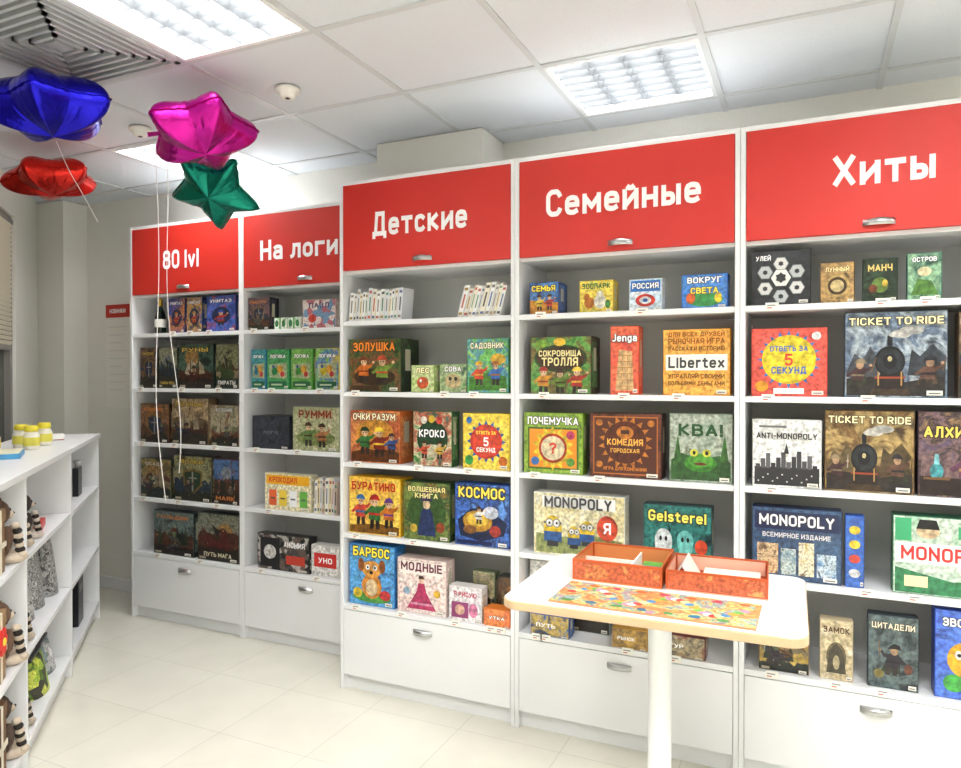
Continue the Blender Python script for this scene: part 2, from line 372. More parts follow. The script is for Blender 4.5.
# ---------------------------------------------------------------- shelving units
ZS=[1.76,1.425,1.09,.75,.41]; UH=2.42; UD=.36; TH=.018
def handle(b,cx,cz,w=.1):
    vs=[];fs=[];n=10
    for i in range(n+1):
        t=i/n; x=cx-w/2+w*t; k=math.sin(math.pi*t)**.6
        vs+= [(x,0,cz+.013),(x,-.022*k,cz+.010*k+.003),(x,-.024*k,cz-.004),(x,-.018*k,cz-.010)]
    for i in range(n):
        for q in range(3): fs.append((4*i+q,4*i+q+1,4*i+q+5,4*i+q+4))
    b.add(vs,fs,SILVER,True)
UO={}
def unit(key,title,tw,tcx,zc):
    x0,yf=U[key]
    b=B(); W=.9
    b.cbox(0,0,0,TH,UD,UH,WHITE); b.cbox(W-TH,0,0,W,UD,UH,WHITE)
    b.box(TH,UD-.012,.08,W-TH,UD-.002,UH-TH,GREY)
    b.cbox(TH,.0,UH-TH,W-TH,UD,UH,WHITE)
    for z in ZS: b.cbox(TH,.004 if z>.5 else 0,z-.022,W-TH,UD-.012,z,WHITE)
    b.box(TH,.02,1.985,W-TH,UD-.012,2.0,WHITE)
    b.cbox(TH+.002,0,2.0,W-TH-.002,.018,UH-.006-.012,RED)
    handle(b,W/2,2.03)
    b.cbox(TH+.002,0,.075,W-TH-.002,.018,.385,WHITE)
    b.box(TH,.03,0,W-TH,.045,.075,WHITE)
    handle(b,W/2,.335)
    UO[key]=b.obj('shelving_unit',(x0,yf,0))
    b=B(); b.text(title,tcx-x0,zc,-.001,tw,LETTER,sp=1.0,th=.185,kz=.112)
    b.obj('header_lettering',(0,0,0),parent=UO[key])
YL,YM=3.12,2.815
U={'A':(-3.842,YL),'B':(-2.942,YL),'D':(-2.041,YM),'S':(-1.1395,YM),'H':(-.238,YM)}
unit('A','80 lvl',.29,-3.41,2.20)
unit('B','На логику',.70,-2.45,2.19)
unit('D','Детские',.49,-1.61,2.20)
unit('S','Семейные',.62,-.69,2.215)
unit('H','Хиты',.31,.222,2.22)

# ---------------------------------------------------------------- boxes
rng=random.Random(11)
tags={k:[] for k in U}
NAMES=['ВЕК ГЕРОЕВ','КВЕСТ','ЗАМОК И МЕЧ','АРЕНА','МИРЫ','ДРАКОН','СЕВЕР','ИМПЕРИЯ','ТАЙНЫ ЛЕСА','РУНЫ','ПИРАТЫ','КЛИНОК','ЛЕГЕНДЫ','КОЛОНИЯ','ОСАДА','ВОЛКИ','МАЯК','ГИЛЬДИЯ','ПУТЬ МАГА','РЫЦАРИ','ОРДЕН']
nm=[0]
def fig(u,v,s,cb,ch='e8bf98',hat=None,asp=1.0,dark=False):
    """small printed character: legs, torso, arms, head, hat, face"""
    h=hat or '4a2e1c'
    mx_=-1 if dark and rng.random()<.5 else 1
    ln=rng.uniform(-.15,.15) if dark else 0
    P=lambda l:[(u+(x+ln*y)*s*mx_,v+y*s*asp) for x,y in l]
    L=[('p',P([(-.36,-1),(-.1,-1),(-.03,-.3),(-.3,-.3)]),'2e2622'),('p',P([(.06,-1),(.34,-1),(.3,-.3),(.03,-.3)]),'3a302a'),
            ('p',P([(-.44,-.45),(.4,-.5),(.34,.1),(.28,.38),(-.1,.42),(-.34,.3)]),cb),
            ('p',P([(-.3,.35),(-.5,.12),(-.78,-.1),(-.64,-.24),(-.22,.05)]),cb),('p',P([(.3,.35),(.55,.4),(.72,.62),(.82,.5),(.6,.2),(.25,.02)]),cb),
            ('e',u+(.76)*s*mx_,v+.58*s*asp,.1*s,.1*s*asp,ch),
            ('e',u+ln*.6*s*mx_,v+.62*s*asp,.24*s,.3*s*asp,ch),('p',P([(-.4,.7),(0,.74),(.4,.7),(.26,.95),(.08,1.08),(-.24,1.0)]),h),
            ('p',P([(-.42,-.05),(.38,-.05),(.38,-.18),(-.42,-.18)]),h)]
    if dark:
        L.append(('p',P([(.74,.1),(.8,.1),(.98,1.15),(.92,1.15)]),rng.choice(['a8a8a0','7a5a34','b0924a'])))
        L.insert(0,('p',P([(-.3,.4),(.3,.4),(.6,-.8),(-.55,-.85)]),rng.choice(['3a2420','243040','2e3a24','4a3a2a'])))
    else:
        L+= [('e',u-.1*s,v+.62*s*asp,.04*s,.05*s*asp,'181818'),('e',u+.1*s,v+.62*s*asp,.04*s,.05*s*asp,'181818')]
    return L
def autoart(cols,asp):
    """procedurally composed fantasy cover: sky glow, hills, towers / trees / beast / ship, figures, title"""
    L=[]
    pal=cols+['8a7a5a','4a2a1c','2a3a4a','5a3424']
    hz=rng.uniform(.18,.34)
    if rng.random()<.6: L.append(('e',rng.uniform(.3,.7),rng.uniform(.55,.7),.2,.2*asp,rng.choice(['a8824a','8a9098','9a6a3a'])))
    for q in range(2):
        L.append(('p',[(.015,.02),(.985,.02)]+[(.985-.97*i/14,hz+.22-.1*q+rng.uniform(-.06,.09)) for i in range(15)],rng.choice(pal)))
    motif=rng.choice(['towers','beast','trees','ship','shield'])
    if motif=='towers':
        for q in range(rng.choice([2,3,4])):
            cx=rng.uniform(.12,.88); bw=rng.uniform(.03,.08); tp=rng.uniform(.45,.64)
            L.append(('p',[(cx-bw,hz-.1),(cx+bw,hz-.1),(cx+bw,tp),(cx+bw*1.2,tp),(cx,tp+.12),(cx-bw*1.2,tp),(cx-bw,tp)],rng.choice(pal)))
            L.append(('r',cx-bw*.3,tp-.1,cx+bw*.3,tp-.06,'c8a060'))
    elif motif=='beast':
        c=rng.choice(['3a4a2a','5a2420','2a3440'])
        L+= [('p',[(.2,.2),(.75,.18),(.82,.35),(.7,.46),(.74,.62),(.62,.72),(.52,.66),(.6,.58),(.55,.45),(.35,.44),(.24,.34)],c),
             ('p',[(.4,.42),(.1,.72),(.14,.5),(.02,.48),(.26,.34)],c),('p',[(.5,.44),(.34,.78),(.56,.64)],'2a2420'),('e',.63,.66,.02,.015,'e8b83a'),
             ('p',[(.2,.2),(.08,.14),(.02,.26),(.12,.3)],c)]
    elif motif=='trees':
        for q in range(5):
            cx=rng.uniform(.08,.92); tp=rng.uniform(.45,.7); ww=rng.uniform(.06,.11)
            L.append(('p',[(cx-ww,hz),(cx+ww,hz),(cx+ww*.5,(hz+tp)/2),(cx+ww*.7,(hz+tp)/2),(cx,tp),(cx-ww*.7,(hz+tp)/2),(cx-ww*.5,(hz+tp)/2)],rng.choice(['22301e','2e3c24','1a2620','3a3a20'])))
    elif motif=='ship':
        L+= [('p',[(.14,.26),(.26,.12),(.72,.12),(.88,.3),(.76,.26)],'4a2e1a'),('r',.34,.24,.355,.7,'3a2616'),('r',.58,.24,.595,.66,'3a2616'),
             ('p',[(.36,.34),(.52,.36),(.5,.56),(.36,.66)],'b8ac90'),('p',[(.6,.32),(.76,.34),(.72,.52),(.6,.62)],'a89c80'),('p',[(.33,.3),(.18,.34),(.24,.5),(.33,.6)],'c0b498')]
    else:
        L+= [('p',[(.24,.66),(.5,.72),(.76,.66),(.74,.36),(.5,.14),(.26,.36)],'8a6a34'),('p',[(.28,.63),(.5,.68),(.72,.63),(.7,.38),(.5,.19),(.3,.38)],rng.choice(['5a1e1a','1e2e4a','24402a'])),
             ('r',.48,.22,.52,.66,'8a8a84'),('r',.38,.5,.62,.53,'8a8a84')]
    L.append(('p',[(.015,.015),(.985,.015)]+[(.985-.97*i/14,hz-.04+rng.uniform(-.05,.05)) for i in range(15)],rng.choice(['2a2a20','2e2620','26302a','38342a'])))
    if motif!='beast':
        for q in range(rng.choice([1,1,2,3]) if motif!='shield' else 1):
            L+=fig(rng.uniform(.22,.78),rng.uniform(.26,.36),rng.uniform(.16,.28),rng.choice(['5a2420','2a3a4a','3e4a2a','6a4a2a','3a3040','54544c']),ch=rng.choice(['987658','87684a','6a7a54']),hat=rng.choice(['2a1c14','4a4030','5a2a1a','5a5a54']),asp=asp,dark=True)
    for q in range(8):
        L.append(('e',rng.uniform(.08,.92),rng.uniform(.08,.7),rng.uniform(.008,.025),rng.uniform(.008,.018),rng.choice(['b89858','8a8070','6a3a24','98a098'])))
    t=NAMES[nm[0]%len(NAMES)]; nm[0]+=1
    L.append(('t2',t,.5,rng.choice([.87,.85,.88,.14]),rng.choice([.66,.58,.76]),rng.choice(['d8ceb0','c8a84a','dadad4','c8783a'])))
    L.append(('r',.06,.035,.22,.08,'a8a088'))
    return L
def game(un,row,x0,x1,h,body,cols,layers=None,depth=.07,scale=14,kind='noise',yo=.03,rot=0,name='board_game_box',tag=True):
    ux,uy=U[un]; x0=max(x0,ux+.024); x1=min(x1,ux+.9-.024)
    w=x1-x0; b=B(); bm=mat(body,.35)
    cut=depth*.72
    b.cbox(-w/2,0,0,w/2,cut,h,bm)
    b.cbox(-w/2+.002,cut,.002,w/2-.002,depth,h-.002,bm)
    m=.0025
    b.add([(-w/2+m,-.0006,m),(w/2-m,-.0006,m),(w/2-m,-.0006,h-m),(-w/2+m,-.0006,h-m)],[(0,1,2,3)],art(cols,scale,kind))
    b.add([(w/2+.0006,.006,h*.12),(w/2+.0006,cut-.006,h*.12),(w/2+.0006,cut-.006,h*.9),(w/2+.0006,.006,h*.9)],[(0,1,2,3)],art([body]+cols[:2],scale,kind))
    b.add([(w/2+.0012,cut*.3,h*.4),(w/2+.0012,cut*.7,h*.4),(w/2+.0012,cut*.7,h*.8),(w/2+.0012,cut*.3,h*.8)],[(0,1,2,3)],mat('c8c0a8',.35))
    L=0
    X=lambda u:(u-.5)*w
    asp=w/h
    if layers is None: layers=autoart(cols,asp)
    layers=list(layers)+[('r',.8,.03,.95,.085,'e6e2d6'),('r',.82,.045,.93,.06,'6a6a6a')]
    for l in layers:
        L+=1; y=-.0006-.00024*L
        if l[0]=='r':
            c=mat(l[-1],.35); _,u0,v0,u1,v1,_c=l
            b.add([(X(u0),y,v0*h),(X(u1),y,v0*h),(X(u1),y,v1*h),(X(u0),y,v1*h)],[(0,1,2,3)],c)
        elif l[0]=='a':
            _,u0,v0,u1,v1,cc,_c=l
            b.add([(X(u0),y,v0*h),(X(u1),y,v0*h),(X(u1),y,v1*h),(X(u0),y,v1*h)],[(0,1,2,3)],art(cc,30))
        elif l[0]=='e':
            _,u,v,ru,rv,_c=l
            b.poly([(X(u)+ru*w*math.cos(t*math.pi/10),y,v*h+rv*h*math.sin(t*math.pi/10)) for t in range(20)],ink(l[-1]))
        elif l[0]=='s':
            _,u,v,r_,k,_c=l; pts=[]
            for t in range(2*k):
                rr=r_*w*(1 if t%2==0 else .72); an=math.pi/2+t*math.pi/k
                pts.append((X(u)+rr*math.cos(an),y,v*h+rr*math.sin(an)))
            cc=(X(u),y,v*h); vs=[cc]+pts; b.add(vs,[(0,1+i,1+(i+1)%(2*k)) for i in range(2*k)],ink(l[-1]))
        elif l[0]=='h':
            _,u,v,r_,_c=l
            b.poly([(X(u)+r_*w*math.cos(t*math.pi/3),y,v*h+r_*w*math.sin(t*math.pi/3)) for t in range(6)],mat(l[-1],.35))
        elif l[0]=='p':
            b.poly([(X(min(max(u,.012),.988)),y,min(max(v,.012),.988)*h) for u,v in l[1]],ink(l[-1]))
        elif l[0] in('t','t2'):
            _,t,u,v,tw,_c=l; c=mat(l[-1],.35)
            hc=hexc(_c); br_=.3*hc[0]+.6*hc[1]+.1*hc[2]
            b.text(t,X(u),v*h,y,tw*w,c,hmax=(.18 if l[0]=='t' else .09)*h,th=.19,shadow=mat('241a16',.4) if br_>.3 and tw>.5 else None)
            L+=1
    z=ZS[row-1]
    o=b.obj(name,((x0+x1)/2,uy+yo,z+.0002),R(rot))
    if tag and rng.random()<.85: tags[un].append((x0+.02+rng.uniform(0,.03),z))
    return o
G=game
# ---- unit Детские
G('D',2,-2.01,-1.72,.25,'2c3a22',['1f3320','3a5a26','7a4222','2c4a2a'],[('e',.5,.28,.4,.16,'402a18')]+fig(.3,.42,.24,'d8701f',hat='8a3a1a')+fig(.66,.4,.27,'7a9e38',hat='c8482a')+[('t','ЗОЛУШКА',.5,.85,.8,'f08a2a'),('r',.05,.04,.6,.12,'402a18')],depth=.17)
G('D',2,-1.665,-1.545,.125,'8ca05a',['a8c46a','c8d098','8ab04a'],[('e',.5,.35,.25,.22,'d65a2a'),('e',.42,.42,.05,.06,'ffffff'),('t','ЛЕС',.5,.8,.6,'fff6c0')],depth=.1)
G('D',2,-1.535,-1.395,.13,'4a6a50',['6a9a5a','b8c890','2f5a48'],[('e',.5,.4,.3,.25,'e0c890'),('e',.4,.48,.06,.07,'303030'),('e',.6,.48,.06,.07,'303030'),('t','СОВА',.5,.82,.6,'ffffff')],depth=.1,yo=.06)
G('D',2,-1.38,-1.18,.24,'2b7a3c',['3a9a4a','6fbf4a','3a8ab0','90c860'],[('p',[(.05,.05),(.95,.05),(.95,.3),(.5,.38),(.05,.28)],'4a8a2a'),('e',.75,.62,.18,.1,'e8b83a')]+fig(.3,.36,.26,'e04a2a',hat='f2c23a',asp=.83)+fig(.7,.36,.26,'3a6ab8',hat='c8782a',asp=.83)+[('t','САДОВНИК',.5,.86,.8,'f4f0d0')])
G('D',3,-2.0,-1.725,.245,'b8581c',['c86a1e','d88830','b04a1a','8a3a14'],[('p',[(.02,.02),(.98,.02),(.98,.22),(.5,.3),(.02,.2)],'6a3a1a'),('e',.5,.55,.38,.3,'e09a3a')]+fig(.3,.42,.26,'3a7a3a',hat='2a4a2a')+fig(.6,.4,.28,'8a2a1a',hat='f2d23a')+fig(.85,.38,.2,'3a5a9a')+[('t','ОЧКИ РАЗУМ',.5,.89,.85,'fff4d0')],depth=.16)
G('D',3,-1.655,-1.455,.25,'2a5a30',['3a8a3a','c8c8a0','b85030','2a6a5a'],[('e',.5,.5,.4,.34,'1f4a2a'),('e',.5,.28,.3,.12,'d8d0b0')]+fig(.3,.3,.2,'e85a3a',asp=.8)+fig(.7,.3,.2,'f0c04a',asp=.8)+[('t','КРОКО',.5,.6,.66,'ffffff'),('e',.3,.84,.08,.07,'f6f0e0'),('e',.5,.86,.08,.07,'e8c03a'),('e',.7,.84,.08,.07,'d84a3a')],depth=.08)
G('D',3,-1.40,-1.175,.245,'ecc81a',['f4d820','f0c81a','f8e040'],[('s',.5,.5,.42,16,'2a6ab8'),('e',.5,.5,.34,.31,'d83a2a'),('e',.5,.5,.3,.27,'e84a30'),('t','5',.5,.5,.11,'ffffff'),('t','ОТВЕТЬ ЗА',.5,.66,.42,'ffe94a'),('t','СЕКУНД',.5,.35,.4,'ffffff'),('e',.14,.16,.09,.09,'3aa04a'),('e',.86,.16,.09,.09,'e87a2a'),('e',.14,.88,.06,.06,'3a7ac8')])
G('D',4,-2.01,-1.725,.27,'e8b01c',['f2c41e','f6d040','e8a818'],[('p',[(.02,.02),(.98,.02),(.98,.16),(.6,.2),(.02,.14)],'8a5a1a')]+fig(.24,.42,.25,'d8483a',hat='3a7ab8',asp=1.05)+fig(.52,.4,.28,'3a7a3a',hat='c82a2a',asp=1.05)+fig(.8,.4,.24,'d87a2a',hat='6a3a8a',asp=1.05)+[('t','БУРАТИНО',.5,.85,.85,'b8241a')],depth=.12)
G('D',4,-1.705,-1.465,.265,'2f4a24',['4a6a2a','7a8a3a','2a4a30','a07a2a'],[('e',.5,.5,.42,.36,'3a5a2a'),('p',[(.3,.08),(.7,.08),(.62,.5),(.5,.6),(.38,.5)],'2a3a6a'),('e',.5,.62,.08,.08,'e8c8a0'),('p',[(.36,.68),(.64,.68),(.5,.92)],'3a2a5a'),('e',.22,.2,.08,.07,'e8c04a'),('e',.8,.24,.09,.09,'a84a2a'),('t2','ВОЛШЕБНАЯ',.5,.88,.8,'f4e8a0'),('t2','КНИГА',.5,.77,.5,'f4e8a0')],depth=.1)
G('D',4,-1.44,-1.175,.275,'173c86',['1c4aa0','2a6ac8','122a60','4a8ad8'],[('p',[(.1,.15),(.5,.08),(.9,.2),(.95,.4),(.6,.62),(.3,.6),(.05,.4)],'0e2048'),('e',.42,.4,.27,.17,'c8922a'),('e',.42,.43,.2,.11,'f2c84a'),('e',.66,.55,.14,.1,'d8dce8'),('e',.28,.26,.12,.07,'8a5a2a'),('e',.74,.26,.1,.09,'b83a2a')]+fig(.45,.5,.14,'f6f6f6')+[('t','КОСМОС',.5,.86,.85,'ffe05a'),('r',.05,.03,.7,.09,'0c1c4a')],depth=.09)
G('D',5,-2.01,-1.755,.29,'1f6ab0',['2a80c8','50a8e0','1a5aa0'],[('e',.5,.14,.42,.09,'5aa84a'),('e',.5,.32,.22,.2,'e8963a'),('e',.5,.3,.13,.14,'f6dcb0'),('e',.5,.6,.21,.14,'f0a84a'),('e',.27,.66,.07,.11,'a8602a'),('e',.73,.66,.07,.11,'a8602a'),('e',.42,.63,.045,.045,'ffffff'),('e',.58,.63,.045,.045,'ffffff'),('e',.42,.63,.02,.02,'101010'),('e',.58,.63,.02,.02,'101010'),('e',.5,.55,.04,.03,'202020'),('e',.8,.2,.12,.08,'d83a3a'),('e',.2,.2,.1,.08,'f2d23a'),('t','БАРБОС',.5,.88,.8,'ffe84a')],depth=.1)
G('D',5,-1.74,-1.485,.25,'e8cfc8',['f4e4dc','f0d0c8','f8efe8'],[('r',.06,.72,.94,.95,'f8efe8'),('p',[(.44,.56),(.56,.56),(.6,.4),(.8,.08),(.2,.08),(.4,.4)],'c83a6a'),('p',[(.3,.2),(.7,.2),(.73,.16),(.27,.16)],'f2a8c0'),('e',.5,.62,.05,.06,'f2c8a8'),('p',[(.44,.64),(.56,.64),(.54,.7),(.46,.7)],'4a2a1a'),('t','МОДНЫЕ',.5,.85,.85,'6a2a3a'),('e',.2,.4,.07,.07,'a8c8e0'),('e',.82,.4,.07,.07,'e8b83a')],depth=.09)
G('D',5,-1.465,-1.305,.155,'e8e2e0',['f2eeec','e4dce4'],[('r',.08,.1,.6,.55,'8a3a6a'),('e',.34,.33,.15,.15,'f0c0a8'),('e',.75,.35,.14,.2,'e88ab0'),('t','Я РИСУЮ',.5,.78,.7,'b83a5a')],depth=.07,yo=.02)
G('D',5,-1.40,-1.29,.2,'7a8a6a',['6a7a50','c8b890'],None,depth=.06,yo=.13,tag=False)
G('D',5,-1.275,-1.17,.19,'2a2a2a',['3a2a20','6a4a2a','202020'],None,depth=.07,yo=.13)
G('D',5,-1.295,-1.17,.075,'e07a2a',['f08a2a','e8601a'],[('t','УТКА',.5,.5,.6,'ffffff')],depth=.08,yo=.02)
# ---- unit Семейные
G('S',1,-1.085,-.955,.135,'203a70',['2a5aa8','3a7ac0','203a70'],[('p',[(.02,.02),(.98,.02),(.98,.35),(.02,.45)],'d8902a')]+fig(.35,.36,.24,'e8c83a')+fig(.7,.36,.24,'c83a2a')+[('t','СЕМЬЯ',.5,.8,.8,'ffe84a')],depth=.12)
G('S',1,-.865,-.725,.13,'d8b82a',['f0d040','e8c830','b8c04a'],[('e',.3,.3,.16,.18,'c8762a'),('e',.22,.48,.09,.12,'c8762a'),('e',.62,.33,.18,.22,'f6f0e0'),('e',.62,.55,.1,.12,'f6f0e0'),('e',.85,.25,.08,.14,'4a8a3a'),('t','ЗООПАРК',.5,.82,.85,'2a6a3a')],depth=.1)
G('S',1,-.66,-.53,.125,'c8d4dc',['e8eef2','b8d8ec'],[('r',.05,.6,.95,.95,'2a6ab8'),('t','РОССИЯ',.5,.78,.8,'ffffff'),('e',.5,.32,.3,.2,'d83a2a'),('e',.5,.32,.18,.12,'ffffff'),('e',.5,.32,.08,.06,'2a6ab8')],depth=.08)
G('S',1,-.455,-.285,.13,'1c5ab0',['2a8ad8','1c60b8','60b8e8'],[('e',.5,.25,.4,.2,'3a9a4a'),('e',.2,.3,.1,.16,'e86a2a'),('e',.8,.3,.08,.15,'f2d03a'),('t','ВОКРУГ',.5,.83,.75,'ffffff'),('t','СВЕТА',.5,.52,.6,'ffe04a')],depth=.1)
G('S',2,-1.08,-.815,.24,'3a2a18',['3a7a2a','5a9a3a','7a5a2a','2a5a20'],[('e',.5,.62,.44,.24,'2a4a1c'),('e',.5,.62,.4,.2,'4a2e16')]+fig(.22,.24,.22,'d8962a',hat='b8302a')+fig(.5,.22,.2,'6a8a2a')+fig(.78,.24,.22,'b8302a',hat='f2c23a')+[('t','СОКРОВИЩА',.5,.7,.7,'f0e0a0'),('t','ТРОЛЛЯ',.5,.56,.6,'f0e0a0'),('e',.5,.9,.1,.07,'f2c23a'),('e',.2,.88,.1,.07,'8ab83a')],depth=.14)
G('S',2,-.735,-.62,.275,'c8401a',['e8602a','e8501a','d8381a'],[('p',[(.18,.06),(.82,.06),(.76,.63),(.3,.66)],'e8c088')]+[('r',.2,.12+.09*k,.8,.13+.09*k,'9a6a3a') for k in range(6)]+[('r',.38+.04*(k%2),.06+.09*k,.40+.04*(k%2),.12+.09*k,'9a6a3a') for k in range(6)]+[('r',.6,.06+.09*k,.62,.12+.09*k,'9a6a3a') for k in range(6)]+[('t','Jenga',.5,.82,.88,'ffffff')],depth=.085)
G('S',2,-.525,-.275,.255,'e89a1c',['f2a824','f0a01c','f6b83a'],[('r',.04,.38,.96,.62,'f8f4ea'),('t','Libertex',.5,.5,.84,'3a3a3a'),('t2','УПРАВЛЯЙ СВОИМИ',.5,.3,.84,'5a3a10'),('t2','БОЛЬШИМИ ДЕНЬГАМИ',.5,.18,.84,'5a3a10'),('t2','РАССКАЖИ ИСТОРИЮ',.5,.71,.84,'6a4410'),('t2','РЫНОЧНАЯ ИГРА',.5,.82,.84,'8a4c0c'),('t2','ДЛЯ ВСЕХ ДРУЗЕЙ',.5,.93,.84,'8a4c0c')],depth=.08)
G('S',3,-1.11,-.85,.255,'6a8a1c',['7a9a24','8aae2a','5a7a1a'],[('r',.07,.07,.93,.76,'3a5a14'),('r',.1,.1,.9,.73,'e08a20'),('s',.5,.42,.36,14,'f2d23a'),('e',.5,.42,.24,.245,'b83a1a'),('e',.5,.42,.2,.2,'f6e6c0'),('t','?',.5,.42,.13,'c83a1a'),('e',.2,.2,.07,.07,'3a7ac8'),('e',.8,.2,.07,.07,'6ab04a'),('e',.8,.64,.07,.07,'c83a6a'),('t','ПОЧЕМУЧКА',.5,.87,.86,'ffffff')],depth=.08)
G('S',3,-.82,-.53,.26,'38180f',['5a2a18','6a321c','3a1a10'],[('r',.05,.05,.95,.95,'a8622a'),('r',.065,.07,.935,.93,'4a2214'),('s',.5,.55,.38,18,'c87a2a'),('e',.5,.55,.3,.33,'5a2412'),('e',.5,.7,.12,.1,'c87a2a'),('r',.44,.68,.56,.74,'3a1a10'),('t','КОМЕДИЯ',.5,.55,.5,'e8b04a'),('t','ГОРОДСКАЯ',.5,.42,.4,'e8b04a'),('t','ИГРА ДЛЯ КОМПАНИИ',.5,.14,.6,'c87a2a'),('e',.14,.85,.05,.05,'c87a2a'),('e',.86,.85,.05,.05,'c87a2a'),('e',.14,.2,.05,.05,'c87a2a')],depth=.1)
G('S',3,-.50,-.265,.265,'6a7a6a',['8a9a88','b0b8a8','5a6a50'],[('p',[(.03,.03),(.97,.03),(.97,.3),(.8,.4),(.5,.34),(.2,.42),(.03,.32)],'2f5a2a'),('p',[(.06,.25),(.14,.7),(.2,.3)],'3a6a2a'),('p',[(.8,.3),(.88,.72),(.94,.3)],'3a6a2a'),('e',.5,.28,.26,.13,'3f8a2a'),('e',.5,.32,.2,.1,'5aa83a'),('e',.4,.43,.065,.055,'e8e04a'),('e',.6,.43,.065,.055,'e8e04a'),('e',.4,.43,.025,.03,'101010'),('e',.6,.43,.025,.03,'101010'),('e',.5,.27,.1,.02,'7a2a1a'),('t','КВА!',.5,.76,.7,'1f4a24')])
def min_(u,v,k=1.0):
    q=lambda x:x*k
    return [('e',u,v+q(.02),q(.08),q(.17),'f2cc2a'),('p',[(u-q(.08),v-q(.15)),(u+q(.08),v-q(.15)),(u+q(.08),v-q(.02)),(u-q(.08),v-q(.02))],'2a5a9a'),('r',u-q(.08),v+q(.08),u+q(.08),v+q(.105),'303030'),
     ('e',u-q(.03),v+q(.09),q(.036),q(.058),'8a8a8a'),('e',u+q(.035),v+q(.09),q(.036),q(.058),'8a8a8a'),('e',u-q(.03),v+q(.09),q(.026),q(.044),'ffffff'),('e',u+q(.035),v+q(.09),q(.026),q(.044),'ffffff'),
     ('e',u-q(.03),v+q(.09),q(.01),q(.018),'2a1a10'),('e',u+q(.035),v+q(.09),q(.01),q(.018),'2a1a10'),('r',u-q(.05),v-q(.21),u+q(.05),v-q(.14),'202020')]
G('S',4,-1.065,-.675,.26,'d8d8d0',['e8e4cc','e0d4a0','d8c888'],[('p',[(.03,.03),(.97,.03),(.97,.3),(.7,.36),(.3,.3),(.03,.34)],'98a060'),('r',.1,.77,.9,.95,'f8f8f4')]+min_(.22,.4,1.25)+min_(.46,.32,.9)+min_(.6,.4,1.0)+[('e',.82,.5,.11,.2,'d84a2a'),('t','Я',.82,.5,.08,'ffffff'),('r',.66,.05,.94,.22,'6a6a7a'),('t','MONOPOLY',.5,.86,.74,'3a3a3a')],depth=.09)
G('S',4,-.60,-.34,.245,'1c3a3c',['1f5a58','2a8078','102a30'],[('e',.3,.42,.13,.2,'e8f0f0'),('p',[(.17,.4),(.43,.4),(.4,.12),(.35,.2),(.3,.1),(.25,.2),(.2,.12)],'e8f0f0'),('e',.62,.44,.12,.17,'7ad0c8'),('p',[(.5,.42),(.74,.42),(.7,.16),(.62,.24),(.55,.14)],'7ad0c8'),('e',.85,.36,.09,.12,'d84a2a'),('e',.26,.46,.02,.04,'101010'),('e',.34,.46,.02,.04,'101010'),('e',.58,.46,.02,.04,'101010'),('e',.66,.46,.02,.04,'101010'),('t','Geisterei',.5,.82,.85,'f2e86a')],depth=.08)
G('S',5,-1.105,-.96,.29,'e4e0d8',['f2f0ea','e8e4dc'],[('r',.1,.5,.9,.8,'e07a2a'),('t','АКТИВ',.5,.65,.6,'ffffff'),('e',.5,.25,.25,.12,'3a8ac8')],depth=.08,yo=.09)
G('S',5,-1.07,-.9,.09,'2a4a8a',['2a5a9a','c8a83a','203a6a'],[('t','ПУТЬ',.4,.5,.5,'ffffff')],depth=.08,yo=.005)
G('S',5,-.93,-.76,.24,'a8b0b0',['c8c8b8','8a9a9a'],None,depth=.06,yo=.12,tag=False)
G('S',5,-.72,-.58,.08,'b8862a',['d8a83a','7a5a2a'],[('t','РЫНОК',.4,.5,.5,'ffffff')],depth=.1,yo=.01)
G('S',5,-.54,-.36,.085,'6a2a2a',['8a3a2a','b8a880','3a2a4a'],[('t','ТУР',.4,.5,.3,'ffffff')],depth=.1,yo=.01)
G('S',5,-.70,-.45,.22,'b8b0a0',['c8c0a8','6a8a9a'],None,depth=.06,yo=.15,tag=False)
# ---- unit Хиты
hx=[('h',.5,.5,.17,'e8e8e4')]
for k in range(6):
    cu_,cv_=.5+.31*math.cos(R(30+60*k)),.46+.3*math.sin(R(30+60*k))
    hx+=[('h',cu_,cv_,.135,'8a8c8c'),('h',cu_,cv_,.12,'d4d4d0' if k%2 else 'b8bcbc'),('s',cu_,cv_,.05,6,'2a2c30')]
hx=[('r',.04,.03,.96,.12,'2a2c30')]+hx+[('s',.5,.5,.1,6,'303234'),('t','УЛЕЙ',.2,.88,.26,'ffffff')]
G('H',1,-.20,.0,.2,'14161a',['1a1c20','2a2c30','14161a'],hx,depth=.07)
G('H',1,.03,.14,.145,'5a4020',['8a6a3a','b89050','4a3a20'],[('e',.5,.42,.36,.28,'c8a868'),('e',.5,.42,.28,.22,'4a3018'),('e',.5,.42,.2,.15,'e0c890'),('t','ЛУННЫЙ',.5,.84,.7,'f4e0a0')],depth=.05)
G('H',1,.165,.272,.15,'1c2c1c',['24402a','16241a','3a5030'],[('e',.5,.38,.24,.18,'6a8a3a'),('e',.3,.3,.12,.1,'7a3a1a'),('e',.64,.42,.08,.08,'e8c04a'),('t','МАНЧ',.5,.78,.7,'d8c070')],depth=.05)
G('H',1,.30,.402,.16,'3a6a5a',['4a8a6a','90b890','2a5a4a'],[('p',[(.1,.1),(.9,.1),(.7,.4),(.3,.45)],'5a8a3a'),('e',.5,.6,.2,.1,'f0e0b0'),('t','ОСТРОВ',.5,.86,.7,'ffffff')],depth=.05)
G('H',1,.47,.58,.15,'6a3a2a',['7a4a2a','c8903a'],None,depth=.05)
